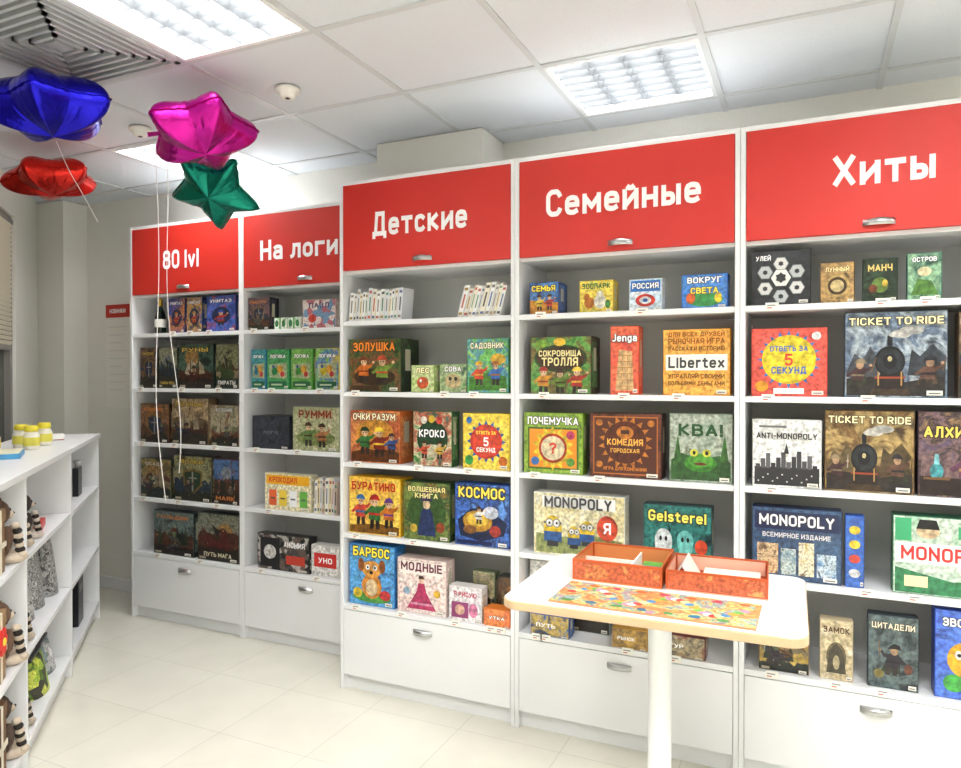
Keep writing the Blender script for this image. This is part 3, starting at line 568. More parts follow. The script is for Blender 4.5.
G('H',2,-.20,.055,.25,'c83a2a',['d8402a','d03a26','e04a30'],[('s',.5,.54,.42,20,'2a78c8'),('e',.5,.54,.36,.36,'f2d22a'),('e',.5,.54,.33,.32,'f8e03a'),('t','ОТВЕТЬ ЗА',.5,.7,.5,'2a5ab0'),('t','5',.5,.54,.11,'c83a2a'),('t','СЕКУНД',.5,.38,.46,'2a5ab0'),('e',.14,.15,.09,.08,'f2a22a'),('e',.86,.88,.06,.06,'ffffff'),('r',.3,.04,.7,.12,'ffffff')])
def train(dk):
    return [('p',[(.02,.02),(.98,.02),(.98,.26),(.6,.18),(.3,.26),(.02,.22)],'2f2a28'),
      ('p',[(.02,.3),(.1,.52),(.18,.44),(.26,.6),(.33,.46),(.34,.24),(.02,.24)],'4a4e56' if dk else '6a5a3a'),
      ('p',[(.62,.26),(.66,.56),(.74,.48),(.86,.62),(.98,.44),(.98,.24)],'3a4048' if dk else '5a4a30'),
      ('e',.56,.74,.1,.05,'c8c4bc'),('e',.66,.78,.12,.05,'b8b6b0'),
      ('p',[(.36,.3),(.3,.08),(.6,.08),(.58,.3)],'241c18'),('p',[(.28,.1),(.62,.1),(.66,.03),(.24,.03)],'4a3626'),
      ('e',.45,.42,.15,.18,'15171c'),('e',.45,.42,.125,.15,'2e3238'),('e',.45,.42,.07,.085,'14161a'),('e',.45,.45,.022,.03,'f2e0a0'),
      ('r',.425,.6,.475,.72,'15171c'),('e',.5,.73,.06,.03,'d8d4cc'),
      ('r',.3,.22,.6,.245,'8a3a24'),('r',.33,.14,.345,.3,'a8824a'),('r',.555,.14,.57,.3,'a8824a')]+fig(.82,.3,.17,'6a4a3c',ch='b08c6c',hat='2a2a34',asp=1.04,dark=True)+fig(.14,.28,.16,'4a2c30',ch='b08c6c',hat='8a7a60',asp=1.04,dark=True)
G('H',2,.11,.42,.298,'3a4a5a',['7a8ca0','4a5a70','a8b4bc','38424f'],train(1)+[('t2','TICKET TO RIDE',.5,.89,.92,'f2e4b0')],depth=.08,scale=9)
G('H',2,.45,.64,.29,'4a3a2a',['5a4a3a','8a7a5a'],None,depth=.08)
G('H',3,-.195,.038,.25,'d8d8d4',['f2f2ee','e4e4e0'],[('r',.03,.03,.97,.3,'2a2a2c')]+[('r',.05+.075*k,.28,.05+.075*k+.065,.34+.22*((k*37)%11)/11,['3a3a3c','4a4a4c','5c5c5e','2a2a2c'][k%4]) for k in range(12)]+[('r',.08+.07*k,.08+.05*(k%3),.1+.07*k,.1+.05*(k%3),'d8d8d0') for k in range(12)]+[('p',[(.46,.5),(.54,.5),(.5,.66)],'3a3a3c'),('t2','ANTI-MONOPOLY',.5,.76,.88,'1a1a1a'),('r',.1,.88,.5,.91,'6a6a6a')])
G('H',3,.048,.325,.288,'6a4a24',['8a6e3a','6a4a24','b09458','4a3420'],train(0)+[('t2','TICKET TO RIDE',.5,.89,.92,'f4e8b8')],depth=.08,scale=9)
G('H',3,.335,.61,.29,'3a2a34',['5a4a60','7a5e5a','2f2434','90704a'],[('p',[(.02,.02),(.98,.02),(.98,.2),(.02,.24)],'2a1c1a')]+fig(.55,.36,.28,'6a3a5a',hat='c8a04a',asp=.95)+[('e',.2,.3,.07,.1,'4aa0a8'),('p',[(.17,.38),(.23,.38),(.22,.5),(.18,.5)],'8ad0d8'),('r',.06,.2,.34,.23,'6a4a2a'),('t','АЛХИМИКИ',.5,.76,.88,'e8c85a')],depth=.08)
G('H',4,-.195,.105,.265,'1c2c50',['24406a','3a5a7a','1a2848'],[('a',.06,.08,.3,.5,['a86a3a','e0c090','5a3a2a'],'000000'),('a',.33,.08,.5,.44,['6a8a9a','c8d0c8','3a5a4a'],'000000'),('a',.53,.08,.7,.54,['b8a05a','e8e0c0','6a4a2a'],'000000'),('a',.73,.08,.94,.4,['4a7aa8','c8d8e0','2a3a5a'],'000000'),('r',.03,.7,.97,.95,'1a2446'),('t','MONOPOLY',.5,.83,.84,'e8eaf0'),('t2','ВСЕМИРНОЕ ИЗДАНИЕ',.5,.62,.76,'d8d8e0')],depth=.09)
G('H',4,.115,.175,.255,'1a4aa0',['2a6ac0','1a4aa0'],[('e',.5,.8,.3,.06,'e8c83a'),('e',.5,.6,.3,.06,'e8c83a'),('e',.5,.4,.3,.06,'d84a3a'),('e',.5,.2,.3,.06,'e8e8e8')],depth=.06)
G('H',4,.262,.61,.27,'2a6a4a',['d4e0d0','c0d4c0','a0c8a8'],[('p',[(.02,.02),(.98,.02),(.98,.26),(.5,.2),(.02,.34)],'3a8a5a'),('r',.02,.4,.98,.66,'f8f8f4'),('t','MONOPOLY',.5,.53,.86,'c82a26'),('e',.3,.82,.1,.1,'e8c8a0'),('p',[(.2,.84),(.4,.84),(.37,.96),(.23,.96)],'1a1a1a'),('e',.75,.2,.12,.1,'e8d8a0'),('r',.1,.1,.3,.24,'e8e0b0'),('r',.02,.68,.16,.97,'3a9a68'),('r',.55,.74,.9,.9,'3a9a68')],depth=.09)
G('H',5,-.17,-.0,.21,'5a3a1c',['8a6a2a','6a4a20','c8a850'],None,depth=.08)
G('H',5,.035,.142,.215,'b8a888',['d8c8a0','b8a47a','e8dcc0'],[('e',.5,.38,.3,.26,'7a6a4a'),('p',[(.2,.12),(.8,.12),(.7,.5),(.5,.62),(.3,.5)],'4a4434'),('e',.5,.3,.1,.12,'c8b890'),('t','ЗАМОК',.5,.84,.8,'4a2a1a')],depth=.06)
G('H',5,.188,.342,.255,'24303a',['3a5058','5a6a6a','1f2a30'],fig(.5,.4,.34,'2a2430',ch='a88868',hat='101010',asp=.62,dark=True)+[('e',.22,.2,.1,.06,'8a7a3a'),('e',.8,.3,.08,.07,'6a3a2a'),('t','ЦИТАДЕЛИ',.5,.86,.85,'e8dcc0')],depth=.06)
G('H',5,.388,.61,.30,'1a3a9a',['1f4ac0','3a70d8','14287a'],[('e',.4,.45,.24,.2,'f2b42a'),('e',.32,.5,.06,.05,'ffffff'),('e',.32,.5,.03,.02,'101010'),('e',.7,.35,.16,.14,'d83a4a'),('e',.25,.18,.14,.1,'4ab04a'),('t','ЭВОЛЮЦИЯ',.5,.86,.8,'ffffff')],depth=.09)
# ---- unit 80 lvl
for x0,x1,c in ((-3.545,-3.41,['203a8a','c8762a','1c2a5a']),(-3.395,-3.27,['1c4a9a','c8983a','20305a']),(-3.235,-3.01,['16307a','2a5ab8','a83a2a'])):
    G('A',1,x0,x1,.21,'1a2850',c,[('e',.5,.45,.32,.24,'1a2a50')]+fig(.5,.38,.3,'b83a2a',hat=c[1],asp=.7)+[('t2','УНИТАЗ',.5,.85,.75,'e8e8e8')],depth=.08)
for x0,x1,c,h in ((-3.79,-3.64,['3a2c26','7a5a44','241f1c'],.25),(-3.63,-3.475,['4a5a48','98987a','32322a'],.25),(-3.46,-3.185,['243830','446050','182420'],.265),(-3.165,-2.99,['3e382a','82825a','2e261e'],.26)):
    G('A',2,x0,x1,h,c[2],c,depth=.08)
for x0,x1,c,h in ((-3.79,-3.545,['604028','98663c','382818'],.24),(-3.52,-3.225,['8a7a5c','bca078','66543a'],.275),(-3.20,-2.99,['707054','aca080','7a4a32'],.24)):
    G('A',3,x0,x1,h,c[2],c,depth=.08)
for x0,x1,c,h in ((-3.79,-3.53,['605434','9c8444','2a382e'],.24),(-3.505,-3.2,['4a584a','9c9868','2c241e'],.27),(-3.185,-2.99,['1e3c60','4272a8','643838'],.265)):
    G('A',4,x0,x1,h,c[2],c,depth=.08)
for x0,x1,c,h in ((-3.68,-3.345,['3a4a48','687a74','222c2c'],.265),(-3.315,-2.99,['4a5646','868672','28342e'],.28)):
    G('A',5,x0,x1,h,c[2],c,depth=.08)
# ---- unit На логику
G('B',1,-2.92,-2.76,.185,'2a2a34',['3a3a4a','7a5a5a','1c1c28'],None,depth=.08)
for k in range(4):
    G('B',1,-2.73+k*.048,-2.69+k*.048,.065,'e8f0e0' if k%2 else '5ab050',['f0f4ec','a8c8a0'],[('e',.5,.5,.3,.3,'3a8a4a')],depth=.06,tag=False)
G('B',1,-2.53,-2.31,.155,'c8b0a8',['e0d0c8','b8606a','6a90b0','e8e0d0'],[('t','ПАЗЛ',.5,.8,.6,'3a3a5a'),('e',.3,.35,.12,.15,'d84a3a')],depth=.06,kind='vor',scale=30)
for x0,x1,c in ((-2.895,-2.79,['2a7a98','3a9a90']),(-2.78,-2.625,['2a8a4a','4aa05a']),(-2.61,-2.465,['4a983a','7aac4a']),(-2.445,-2.29,['d8c02a','2a6ab0','8ac04a'])):
    G('B',2,x0,x1,.225,c[0],c,[('p',[(.1,.3),(.9,.26),(.9,.66),(.1,.62)],'b8c098'),('e',.35,.45,.14,.1,c[0]),('e',.6,.5,.14,.1,'e8a83a'),('e',.7,.38,.1,.07,'c83a3a'),('e',.3,.56,.06,.04,'3a5a9a'),('t2','ЛОГИКА',.5,.82,.7,'ffffff'),('r',.1,.06,.9,.2,'1f5a3a'),('r',.2,.1,.7,.14,'b8c8a8')],depth=.07)
G('B',3,-2.89,-2.625,.185,'23262e',['2a2e38','3a3e4a','1c1e26'],[('t2','ЛОГО',.5,.5,.4,'6a7080')],depth=.18)
G('B',3,-2.60,-2.29,.24,'a8ac88',['c8c49a','a0a878','d8d0b0'],[('e',.5,.3,.42,.18,'8a9a58')]+fig(.35,.38,.22,'6a8a4a',asp=1.2)+fig(.65,.36,.22,'b8784a',asp=1.2)+[('t','РУММИ',.5,.84,.7,'8a2a1a')],depth=.07)
G('B',4,-2.80,-2.475,.205,'e8dfc0',['f4ecd0','f2e4b0'],[('r',.04,.7,.96,.95,'f2b42a'),('t','КРОКОДИЛ',.4,.82,.6,'d83a2a')]+[('r',.1+.22*k,.12,.26+.22*k,.55,c) for k,c in enumerate(('e86a3a','f2d24a','ffffff','6ab04a'))]+[('r',.13+.22*k,.3,.23+.22*k,.34,'5a5a5a') for k in range(4)],depth=.06)
G('B',5,-2.855,-2.49,.2,'2a2a2a',['4a4a4a','b8b4ac','6a5a50','202020'],[('r',.06,.08,.44,.9,'1c1c1e'),('e',.25,.5,.12,.2,'e8e4e0'),('r',.56,.2,.92,.45,'b83a2a'),('t','АНОМИЯ',.72,.75,.4,'ffffff')],depth=.07,kind='vor',scale=35)
G('B',5,-2.475,-2.29,.17,'e8e4e0',['f2f0ec','d8d4d0'],[('r',.1,.3,.9,.75,'c82a26'),('t','УНО',.5,.52,.5,'ffffff')],depth=.07)

# book rows
def books(un,row,x0,x1,h,lean,cols,n,name='book_row'):
    b=B(); x=0; W=x1-x0; i=0
    while x<W:
        w=W/n*rng.uniform(.65,1.4)
        c=mat(cols[i%len(cols)],.5); hh=h*rng.uniform(.84,1); k=lean*hh; d=.1; i+=1
        vs=[(x,0,0),(x+w*.9,0,0),(x+w*.9,d,0),(x,d,0),(x+k,0,hh),(x+k+w*.9,0,hh),(x+k+w*.9,d,hh),(x+k,d,hh)]
        b.add(vs,[(0,3,2,1),(4,5,6,7),(0,1,5,4),(1,2,6,5),(2,3,7,6),(3,0,4,7)],c)
        cs=['8a8078','b85a4a','5a6a90','a8884a','4a4a4a','5a8a6a']
        for (f0,f1,g0,g1) in ((.08,.16,.15,.75),(.3,.72,.3,.6),(.84,.92,.15,.75)):
            m=mat(rng.choice(cs),.5)
            b.add([(x+w*g0+k*f0,-.0006,hh*f0),(x+w*g1+k*f0,-.0006,hh*f0),(x+w*g1+k*f1,-.0006,hh*f1),(x+w*g0+k*f1,-.0006,hh*f1)],[(0,1,2,3)],m)
        x+=w
    b.obj(name,(x0,U[un][1]+.03,ZS[row-1]+.0002),bevel=.0006)
books('D',1,-2.01,-1.735,.155,.08,['eeeeea','e0dfda','dcdee0','e8e2d0'],15)
books('D',1,-1.43,-1.225,.15,.28,['f0f0ec','dcdad2','f0e8d4'],10)
books('B',4,-2.455,-2.32,.2,.03,['f0ece0','e8d8b0','dcdcdc','c8b0a0'],7)

# price labels clipped to shelf edges (part of each unit)
for un,l in tags.items():
    b=B(); ux,uy=U[un]
    for x,z in l:
        x=min(max(x,ux+.03),ux+.83)
        b.box(x-ux,-.003,z-.02,x-ux+.045,-.0006,z+.008,CARD)
        b.box(x-ux+.006,-.0036,z-.004,x-ux+.034,-.003,z-.0,mat('8a8a8a'))
        b.box(x-ux+.006,-.0036,z-.013,x-ux+.022,-.003,z-.009,mat('c86a5a'))
    b.obj('price_labels',(0,0,0),parent=UO[un])

# bottle on top shelf
b=B(); b.lathe(0,0,0,[(.03,0),(.033,.01),(.033,.1),(.026,.13),(.012,.165),(.012,.2),(.015,.205),(.015,.215),(.005,.218)],mat('15201a',.15,name='dark_glass_bottle'))
b.lathe(0,0,.17,[(.0135,0),(.0135,.03),(.016,.034),(.0165,.046),(.006,.05)],mat('c8a03a',.3,.8)); b.lathe(0,0,.04,[(.0335,0),(.0338,.001),(.0338,.049),(.0335,.05)],CARD)
b.obj('champagne_bottle',(-3.66,3.19,1.7602))

# ---------------------------------------------------------------- display table
TX0,TX1,TY0,TY1,TZ=-.885,-.005,2.045,2.69,.805
def rrect(x0,y0,x1,y1,r,n=8):
    p=[]
    for cx,cy,a0 in ((x1-r,y1-r,0),(x0+r,y1-r,90),(x0+r,y0+r,180),(x1-r,y0+r,270)):
        for i in range(n+1):
            t=R(a0+90*i/n); p.append((cx+r*math.cos(t),cy+r*math.sin(t)))
    return p
b=B(); EDGE=mat('c8a983',.4,name='table_edge_band')
hw,hd=(TX1-TX0)/2,(TY1-TY0)/2
p=rrect(-hw,-hd,hw,hd,.055); n=len(p)
p2=rrect(-hw+.003,-hd+.003,hw-.003,hd-.003,.052)
vs=[(x,y,TZ-.028) for x,y in p2]+[(x,y,TZ-.025) for x,y in p]+[(x,y,TZ-.003) for x,y in p]+[(x,y,TZ) for x,y in p2]
b.add(vs[:],[tuple(reversed(range(n)))],WHITE)
b.add(vs,[(k*n+i,k*n+(i+1)%n,(k+1)*n+(i+1)%n,(k+1)*n+i) for k in range(3) for i in range(n)],EDGE,False)
b.add([(x,y,TZ) for x,y in p2],[tuple(range(n))],WHITE)
b.lathe(0,0,0,[(.22,0),(.225,.006),(.22,.014),(.06,.022),(.042,.04),(.038,.06),(.038,TZ-.05),(.09,TZ-.04),(.1,TZ-.0285)],WHITE,32)
b.obj('display_table',((TX0+TX1)/2,(TY0+TY1)/2,0),R(1.2))
def tray(w,d,h,c,ci,loc,rz,name,ins):
    b=B(); m=mat(c,.4); mi=mat(ci,.5); t=.004
    b.box(0,0,0,w,d,t,mi)
    for q in ((0,0,w,t),(0,d-t,w,d),(0,t,t,d-t),(w-t,t,w,d-t)):
        b.box(q[0],q[1],t,q[2],q[3],h,m)
    b.add([(.008,-.0006,h*.12),(w*.98,-.0006,h*.12),(w*.98,-.0006,h*.88),(.008,-.0006,h*.88)],[(0,1,2,3)],art([c,'c8581a','b8481a','d88a3a'],18))
    b.add([(t+.0004,t+.01,h*.25),(t+.0004,d-.01,h*.25),(t+.0004,d-.01,h*.9),(t+.0004,t+.01,h*.9)],[(0,1,2,3)],mi)
    b.add([(.01,d-t-.0006,h*.2),(w-.01,d-t-.0006,h*.2),(w-.01,d-t-.0006,h*.9),(.01,d-t-.0006,h*.9)],[(0,1,2,3)],mi)
    if ins=='cards':
        b.box(w*.62,.03,t,w*.64,d-.03,h*.8,CARD); b.box(.01,d*.5,t,w*.6,d*.52,h*.7,CARD)
        for k in range(4): b.box(w*.68,.05+k*.045,t,w*.9,.085+k*.045,.02+.004*k,mat(['d83a2a','f2c43a','3a8ac8','6ab04a'][k]))
    else:
        b.add([(.008,.02,t),(w*.16,.02,h*1.15),(w*.16,d-.02,h*1.15),(.008,d-.02,t)],[(0,1,2,3)],CARD)
        b.add([(w*.16,.02,h*1.15),(w*.3,.02,t),(w*.3,d-.02,t),(w*.16,d-.02,h*1.15)],[(0,1,2,3)],mat('e8dcd4',.5))
        b.box(w*.34,.02,t,w*.92,d*.45,h*.5,mat('e8c8b0',.5)); b.box(w*.34,d*.5,t,w*.92,d*.9,h*.45,mat('f0e4d4',.5))
    b.obj(name,loc,rz,bevel=.0008)
tray(.30,.27,.072,'b8501c','c8804a',(-.735,2.34,TZ+.0003),R(1.5),'open_game_box','cards')
tray(.31,.24,.066,'b04a1c','e0a890',(-.425,2.355,TZ+.0003),R(2.5),'open_game_box','flap')
# game board
b=B(); m1=art(['d8963a','d8603a','e8c85a','6ab0b0','c86a8a'],16); b.box(-.30,-.115,0,.30,.115,.005,mat('c88a5a'))
b.add([(-.298,-.113,.0056),(.298,-.113,.0056),(.298,.113,.0056),(-.298,.113,.0056)],[(0,1,2,3)],m1)
for k in range(34):
    t=k/33; x=-.26+.52*t; y=.055*math.sin(t*13)
    b.poly([(x+.015*math.cos(q*math.pi/6),y+.013*math.sin(q*math.pi/6),.0062+k*.00001) for q in range(12)],mat(['d83a3a','f2e2a0','3a8ac0','f2a23a','6ab04a','e88ab0','ffffff'][k%7]))
for k in range(14):
    x=-.25+.5*k/13; y=.085 if k%2 else -.085
    b.poly([(x+rng.uniform(.012,.024)*math.cos(q*math.pi/4),y+rng.uniform(.01,.016)*math.sin(q*math.pi/4),.0061+k*.00001) for q in range(8)],mat(['4a8a4a','c85a2a','2a6a8a','b83a5a'][k%4]))
b.obj('game_board',(-.43,2.19,TZ+.0003),R(-.5),bevel=.0005)

# ---------------------------------------------------------------- left low display counter
CO=(-4.0,3.02)
def cw(s,dep,z=0): return (CO[0]+a[0]*s-nrm[0]*dep, CO[1]+a[1]*s-nrm[1]*dep, z)
CL=2.75; CD=.40; CZ=[.82,.45,.11]; CT=1.144
b=B()
b.box(-CL,-.008,CT-.025,.008,CD,CT,WHITE)
for s in (0,.92,1.84,CL-.018): b.box(-s-.018,.0,0,-s,CD,CT-.025,WHITE)
for z in CZ:
    for s0,s1 in ((.018,.92),(.938,1.84),(1.858,CL-.018)): b.box(-s1,.002,z-.022,-s0,CD-.01,z,WHITE)
b.box(-CL,CD-.01,.09,0,CD,CT-.025,WHITE)
b.box(-CL+.02,.03,0,-.02,.045,.088,WHITE)
b.obj('display_counter',(CO[0],CO[1],0),LA,bevel=.0015)
def cobj(b,name,s,dep,z,rz=0,bev=.0015): return b.obj(name,cw(s,dep,z+.0003),LA+R(rz),bevel=bev)
YEL=mat('e2d85a',.35); PALE=mat('eeeada',.3)
for s,dp in ((.86,.23),(.98,.16),(.75,.15),(1.08,.3)):
    b=B(); b.lathe(0,0,0,[(.030,0),(.034,.004),(.036,.03),(.036,.07),(.028,.082),(.024,.09)],PALE,20)
    b.lathe(0,0,.02,[(.0362,0),(.0368,.002),(.0368,.04),(.0362,.042)],YEL,20)
    b.lathe(0,0,.088,[(.027,.0),(.03,.003),(.03,.022),(.026,.028),(.004,.03)],mat('e8d83c',.4),16)
    cobj(b,'yellow_jar',s,dp,CT)
b=B(); b.box(-.12,-.07,0,.12,.07,.022,mat('4a9ac8',.4)); b.box(-.115,-.065,.022,.115,.065,.026,mat('e8e4c8')); cobj(b,'toy_set_base',1.3,.2,CT,8)
b=B()
for sgn in (-1,1):
    b.add([(0,-.07,.03),(sgn*.11,-.07,.005),(sgn*.11,.07,.005),(0,.07,.03)],[(0,1,2,3)],CARD)
    b.add([(0,-.07,.026),(sgn*.11,-.07,0),(sgn*.11,.07,0),(0,.07,.026)],[(0,1,2,3)],mat('c8503a'))
cobj(b,'open_booklet',.35,.2,CT,10)
def plush(s,dp,z,c1,c2,k=1.0,rz=0):
    b=B(); m1=mat(c1,.95,bump=.4,bscale=90); m2=mat(c2,.95,bump=.4,bscale=90); m3=mat('2e2824',.95,bump=.4,bscale=90)
    b.ell(0,0,.075*k,.06*k,.05*k,.075*k,m1); b.ell(0,-.005*k,.185*k,.052*k,.046*k,.05*k,m1)
    b.ell(0,-.045*k,.175*k,.022*k,.02*k,.018*k,m2); b.ell(0,-.035*k,.08*k,.035*k,.025*k,.05*k,m2)
    b.ell(0,-.064*k,.178*k,.007*k,.006*k,.005*k,mat('101010',.2))
    for sg in (-1,1):
        b.ell(sg*.038*k,0,.228*k,.018*k,.012*k,.022*k,m1); b.ell(sg*.058*k,-.02*k,.1*k,.016*k,.02*k,.045*k,m1)
        b.ell(sg*.035*k,-.055*k,.02*k,.022*k,.045*k,.02*k,m2); b.ell(sg*.018*k,-.045*k,.195*k,.006*k,.005*k,.007*k,mat('101010',.2))
    for q in range(7): b.ell(-.045*k+.008*math.sin(q)*k,-.075*k+.004*q*k,.03*k+.018*q*k,.017*k,.017*k,.013*k,m3 if q%2 else m2,12,8)
    cobj(b,'plush_toy',s,dp,z,rz,bev=0)
def gift(s,dp,z,w,h,d,c,c2,fl=True):
    b=B(); m=mat(c,.8,var=.3,bscale=40)
    b.box(-w/2,0,0,w/2,d,h*.8,m); b.box(-w/2-.003,-.003,h*.8,w/2+.003,d+.003,h,m)
    b.box(-.012,-.0045,0,.012,-.003,h+.001,mat(c2,.5)); b.box(-.012,-.003,h+.0002,.012,d,h+.0015,mat(c2,.5))
    b.box(-w/2-.0045,-.0045,h*.4,-w/2-.0005,d+.0045,h*.48,mat(c2,.5)); b.box(-w/2-.004,-.0045,h*.4,w/2+.0045,-.0005,h*.48,mat(c2,.5))
    if fl:
        for (ox,oy,sx,sy) in ((0,-.008,.02,.006),(-w/2-.008,d*.45,.006,.02)):
            for q in range(6):
                t=q*math.pi/3; r_=.03
                b.ell(ox+(r_*math.cos(t) if sx>sy else 0),oy+(0 if sx>sy else r_*math.cos(t)),h*.6+r_*math.sin(t),sx,sy,.02,mat('c8281e',.6),10,6)
            b.ell(ox+(0 if sx>sy else -.004),oy-(.004 if sx>sy else 0),h*.6,sx*.7+.002,sy*.7+.002,.014,mat('e8c83a',.6),10,6)
    cobj(b,'gift_box',s,dp,z)
for s0 in (2.13,2.37,2.6):
    gift(s0,.02,CZ[0],.13,.22,.2,'8a6a48','e4dcc8',False)
    gift(s0,.02,CZ[1],.13,.24,.2,'a08058','e8dcc0',True)
    gift(s0,.02,CZ[2],.13,.26,.2,'7a5a3c','e4dcc8',False)
for i,z in enumerate(CZ):
    plush(1.955,.08,z,['5a4434','6a5040','4a3a30'][i],'c8b8a4',1.0,35)
    plush(1.70,.10,z,['4e4038','5a4434','6a5a4c'][i],'bcae9c',.9,30)
plush(1.52,.09,CZ[0],'3a3430','c8bcb0',.8,25)
def bag(s,dp,z,w,h,cols,kind='vor',sc=40):
    b=B(); m=art(cols,sc,kind,.6); n=10; vs=[];fs=[]
    k=8
    for j in range(k+1):
        v=j/k; th=.05*(1-v)**.5+.006; ww=w/2*(1-.1*math.sin(v*3))
        for i in range(n+1):
            t=i/n*2-1; vs.append((ww*t,-th*(1-t*t)**.5,h*v))
        for i in range(1,n): 
            t=1-i/n*2; vs.append((ww*t,th*(1-t*t)**.5,h*v))
    q=2*n
    for j in range(k):
        for i in range(q): fs.append((j*q+i,j*q+(i+1)%q,(j+1)*q+(i+1)%q,(j+1)*q+i))
    fs.append(tuple(reversed(range(q)))); fs.append(tuple(k*q+i for i in range(q)))
    b.add(vs,fs,m,True)
    b.box(-w/2*.86,-.008,h,w/2*.86,.008,h+.012,mat('303034'))
    cobj(b,'patterned_bag',s,dp,z,bev=0)
bag(1.02,.1,CZ[1],.15,.28,['2a2a2c','c8c8c4','7a7a7a','3a3a3c'],'noise',50); bag(1.22,.12,CZ[1],.17,.3,['e8e8e4','4a4a4c','c8c8c4','6a6a6a'],'noise',45); bag(1.42,.12,CZ[1],.17,.26,['3a3a3c','d8d8d4','5a5a5a'],'noise',60)
bag(1.35,.08,CZ[2],.22,.16,['a8c82a','3a3a2a','d8e04a','5a7a1a'],sc=25); bag(1.1,.1,CZ[2],.2,.14,['c8c8c8','8a9a9a','f0f0f0'],sc=25)
b=B(); b.box(-.08,0,0,.08,.1,.3,mat('1c1c20',.3)); b.box(-.075,-.0015,.02,.075,0,.28,mat('2c2c34',.3)); b.text('BOX',0,.2,-.002,.09,mat('c8c8c8')); cobj(b,'black_box',.42,.04,CZ[2],bev=0)
b=B(); b.box(-.1,0,0,.1,.16,.03,mat('c82a26',.4)); b.box(-.098,.002,.004,.098,.165,.026,CARD); b.box(-.1,0,.026,.1,.16,.031,mat('c82a26',.4)); cobj(b,'red_book',1.3,.05,CZ[0],6)
b=B(); b.box(-.06,0,0,.06,.03,.16,mat('26262a',.3)); b.lathe(0,.015,.16,[(.012,0),(.012,.02),(.02,.025),(.02,.035),(.005,.04)],mat('c8c8c8',.3)); cobj(b,'speaker_toy',.35,.05,CZ[0])
bag(.7,.12,CZ[0],.14,.16,['d8d8dc','8a8a90','b8b8c0'],sc=30)

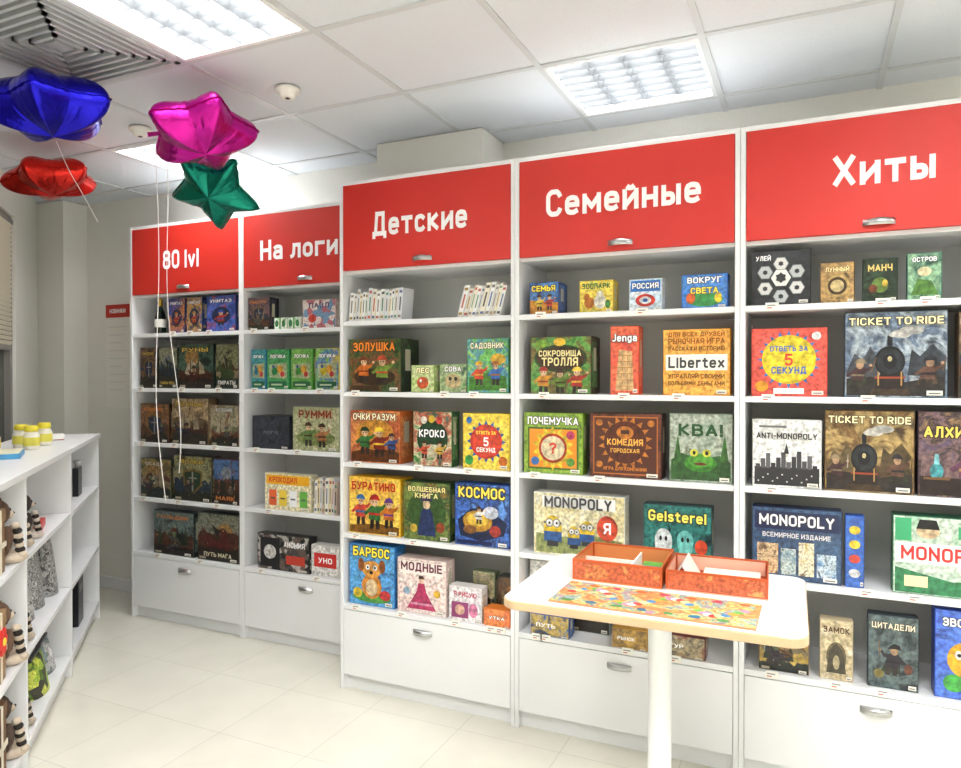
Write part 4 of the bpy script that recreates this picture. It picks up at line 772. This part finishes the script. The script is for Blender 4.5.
# ---------------------------------------------------------------- balloons
def foil(h):
    m=bpy.data.materials.new('balloon_foil_'+h); m.use_nodes=True; nt=m.node_tree; p=nt.nodes['Principled BSDF']
    p.inputs['Base Color'].default_value=hexc(h); p.inputs['Metallic'].default_value=.8; p.inputs['Roughness'].default_value=.25
    tc=nt.nodes.new('ShaderNodeTexCoord'); n=nt.nodes.new('ShaderNodeTexNoise'); n.inputs['Scale'].default_value=12; n.inputs['Detail'].default_value=3
    bp=nt.nodes.new('ShaderNodeBump'); bp.inputs['Strength'].default_value=.5; bp.inputs['Distance'].default_value=.02
    nt.links.new(tc.outputs['Object'],n.inputs['Vector']); nt.links.new(n.outputs['Fac'],bp.inputs['Height']); nt.links.new(bp.outputs['Normal'],p.inputs['Normal'])
    return m
def balloon(loc,ro,T,h,tilt,spin,yaw=24.8,roll=0,ratio=.64,npt=5):
    n=32*npt; K=18; ri=ro*ratio; vs=[];fs=[]; ha=math.pi/npt
    def Rr(ph):
        q=(ph/(2*math.pi)*npt)%1; d=abs(q-.5)*2
        A=Vector((ri*math.cos(ha),ri*math.sin(ha))); T_=Vector((ro,0))
        an=(1-d)*ha
        dv=Vector((math.cos(an),math.sin(an))); e=A-T_
        den=dv.x*(-e.y)-dv.y*(-e.x)
        r=(T_.x*(-e.y)-T_.y*(-e.x))/den
        r*=1-.05*max(0,(d-.86)/.14)**2
        return r,d
    for side in (1,-1):
        for k in range(K+1):
            t=math.sin(math.pi/2*k/K)
            for i in range(n):
                ph=2*math.pi*i/n; r,d=Rr(ph)
                prof=max(0,1-t*t)**.5
                rib=1-.12*(1-d)*math.sin(math.pi*t)
                wv=.5*math.sin(ph*13+side)+.35*math.sin(ph*29+2*side)+.25*math.sin(ph*47+.7)
                cr=wv*(t**5)*(1-t)*.05*(.3+.9*(1-d))
                vs.append((r*t*math.cos(ph),r*t*math.sin(ph),side*(T*prof*rib)+cr))
    S=(K+1)*n
    for sd in (0,1):
        for k in range(K):
            for i in range(n):
                j=(i+1)%n; q=(sd*S+k*n+i,sd*S+(k+1)*n+i,sd*S+(k+1)*n+j,sd*S+k*n+j)
                fs.append(q if sd==0 else tuple(reversed(q)))
    b=B(); m=foil(h); b.add(vs,fs,m,True)
    sv=[];sf=[]
    for i in range(n):
        ph=2*math.pi*i/n; r,d=Rr(ph)
        sv+= [(r*.985*math.cos(ph),r*.985*math.sin(ph),0),((r+.008)*math.cos(ph),(r+.008)*math.sin(ph),.002*math.sin(ph*30))]
    for i in range(n):
        j=(i+1)%n; sf.append((2*i,2*i+1,2*j+1,2*j))
    b.add(sv,sf,m,True)
    b.add([(-ri-.0,-.012,0),(-ri-.0,.012,0),(-ri-.05,.015,-.006),(-ri-.05,-.015,-.006)],[(0,1,2,3)],m)
    o=b.obj('star_balloon',loc)
    o.rotation_euler=(Matrix.Rotation(R(yaw),3,'Z')@Matrix.Rotation(R(tilt),3,'X')@Matrix.Rotation(R(roll),3,'Y')@Matrix.Rotation(R(spin),3,'Z')).to_euler()
    return o
balloon((-2.65,1.80,2.53),.245,.115,'1c14b8',0,0,roll=-8,ratio=.68)
balloon((-2.24,2.16,2.485),.23,.105,'b8148a',-16,18,roll=-14,ratio=.66)
balloon((-3.57,2.43,2.52),.24,.09,'c8241a',-2,54,roll=-10,ratio=.66)
balloon((-2.52,2.50,2.365),.225,.07,'0a7a66',-44,96,roll=6,ratio=.56)
def string(pts,name='balloon_string'):
    cu=bpy.data.curves.new(name,'CURVE'); cu.dimensions='3D'; cu.bevel_depth=.0016; cu.bevel_resolution=1
    sp=cu.splines.new('NURBS'); sp.points.add(len(pts)-1); sp.use_endpoint_u=True; sp.order_u=3
    for p,q in zip(sp.points,pts): p.co=(*q,1)
    cu.materials.append(mat('e8e4e0',.4,name='ribbon'))
    o=bpy.data.objects.new(name,cu); scene.collection.objects.link(o)
def hang(x,y,z0,z1,amp,ph):
    pts=[]; n=26
    for i in range(n+1):
        t=i/n; pts.append((x+amp*math.sin(ph+7*t)*t+.03*t,y+amp*.6*math.cos(ph+5*t)*t,z0+(z1-z0)*t))
    return pts
string(hang(-2.42,2.09,2.44,.98,.022,0))
string(hang(-2.40,2.13,2.40,1.10,.03,2))
string([(-2.80,1.93,2.46),(-2.84,2.0,2.38),(-2.88,2.1,2.3),(-2.86,2.16,2.18)])

# ---------------------------------------------------------------- world + camera
w=bpy.data.worlds.new('w'); scene.world=w; w.use_nodes=True
w.node_tree.nodes['Background'].inputs[0].default_value=(.8,.85,.9,1); w.node_tree.nodes['Background'].inputs[1].default_value=.35
cd=bpy.data.cameras.new('camera'); cd.sensor_width=36; cd.lens=714/961*36; cd.clip_start=.05
co=bpy.data.objects.new('camera',cd); scene.collection.objects.link(co)
co.location=(0,0,1.5); co.rotation_euler=(R(90-.64),0,R(24.8)); scene.camera=co
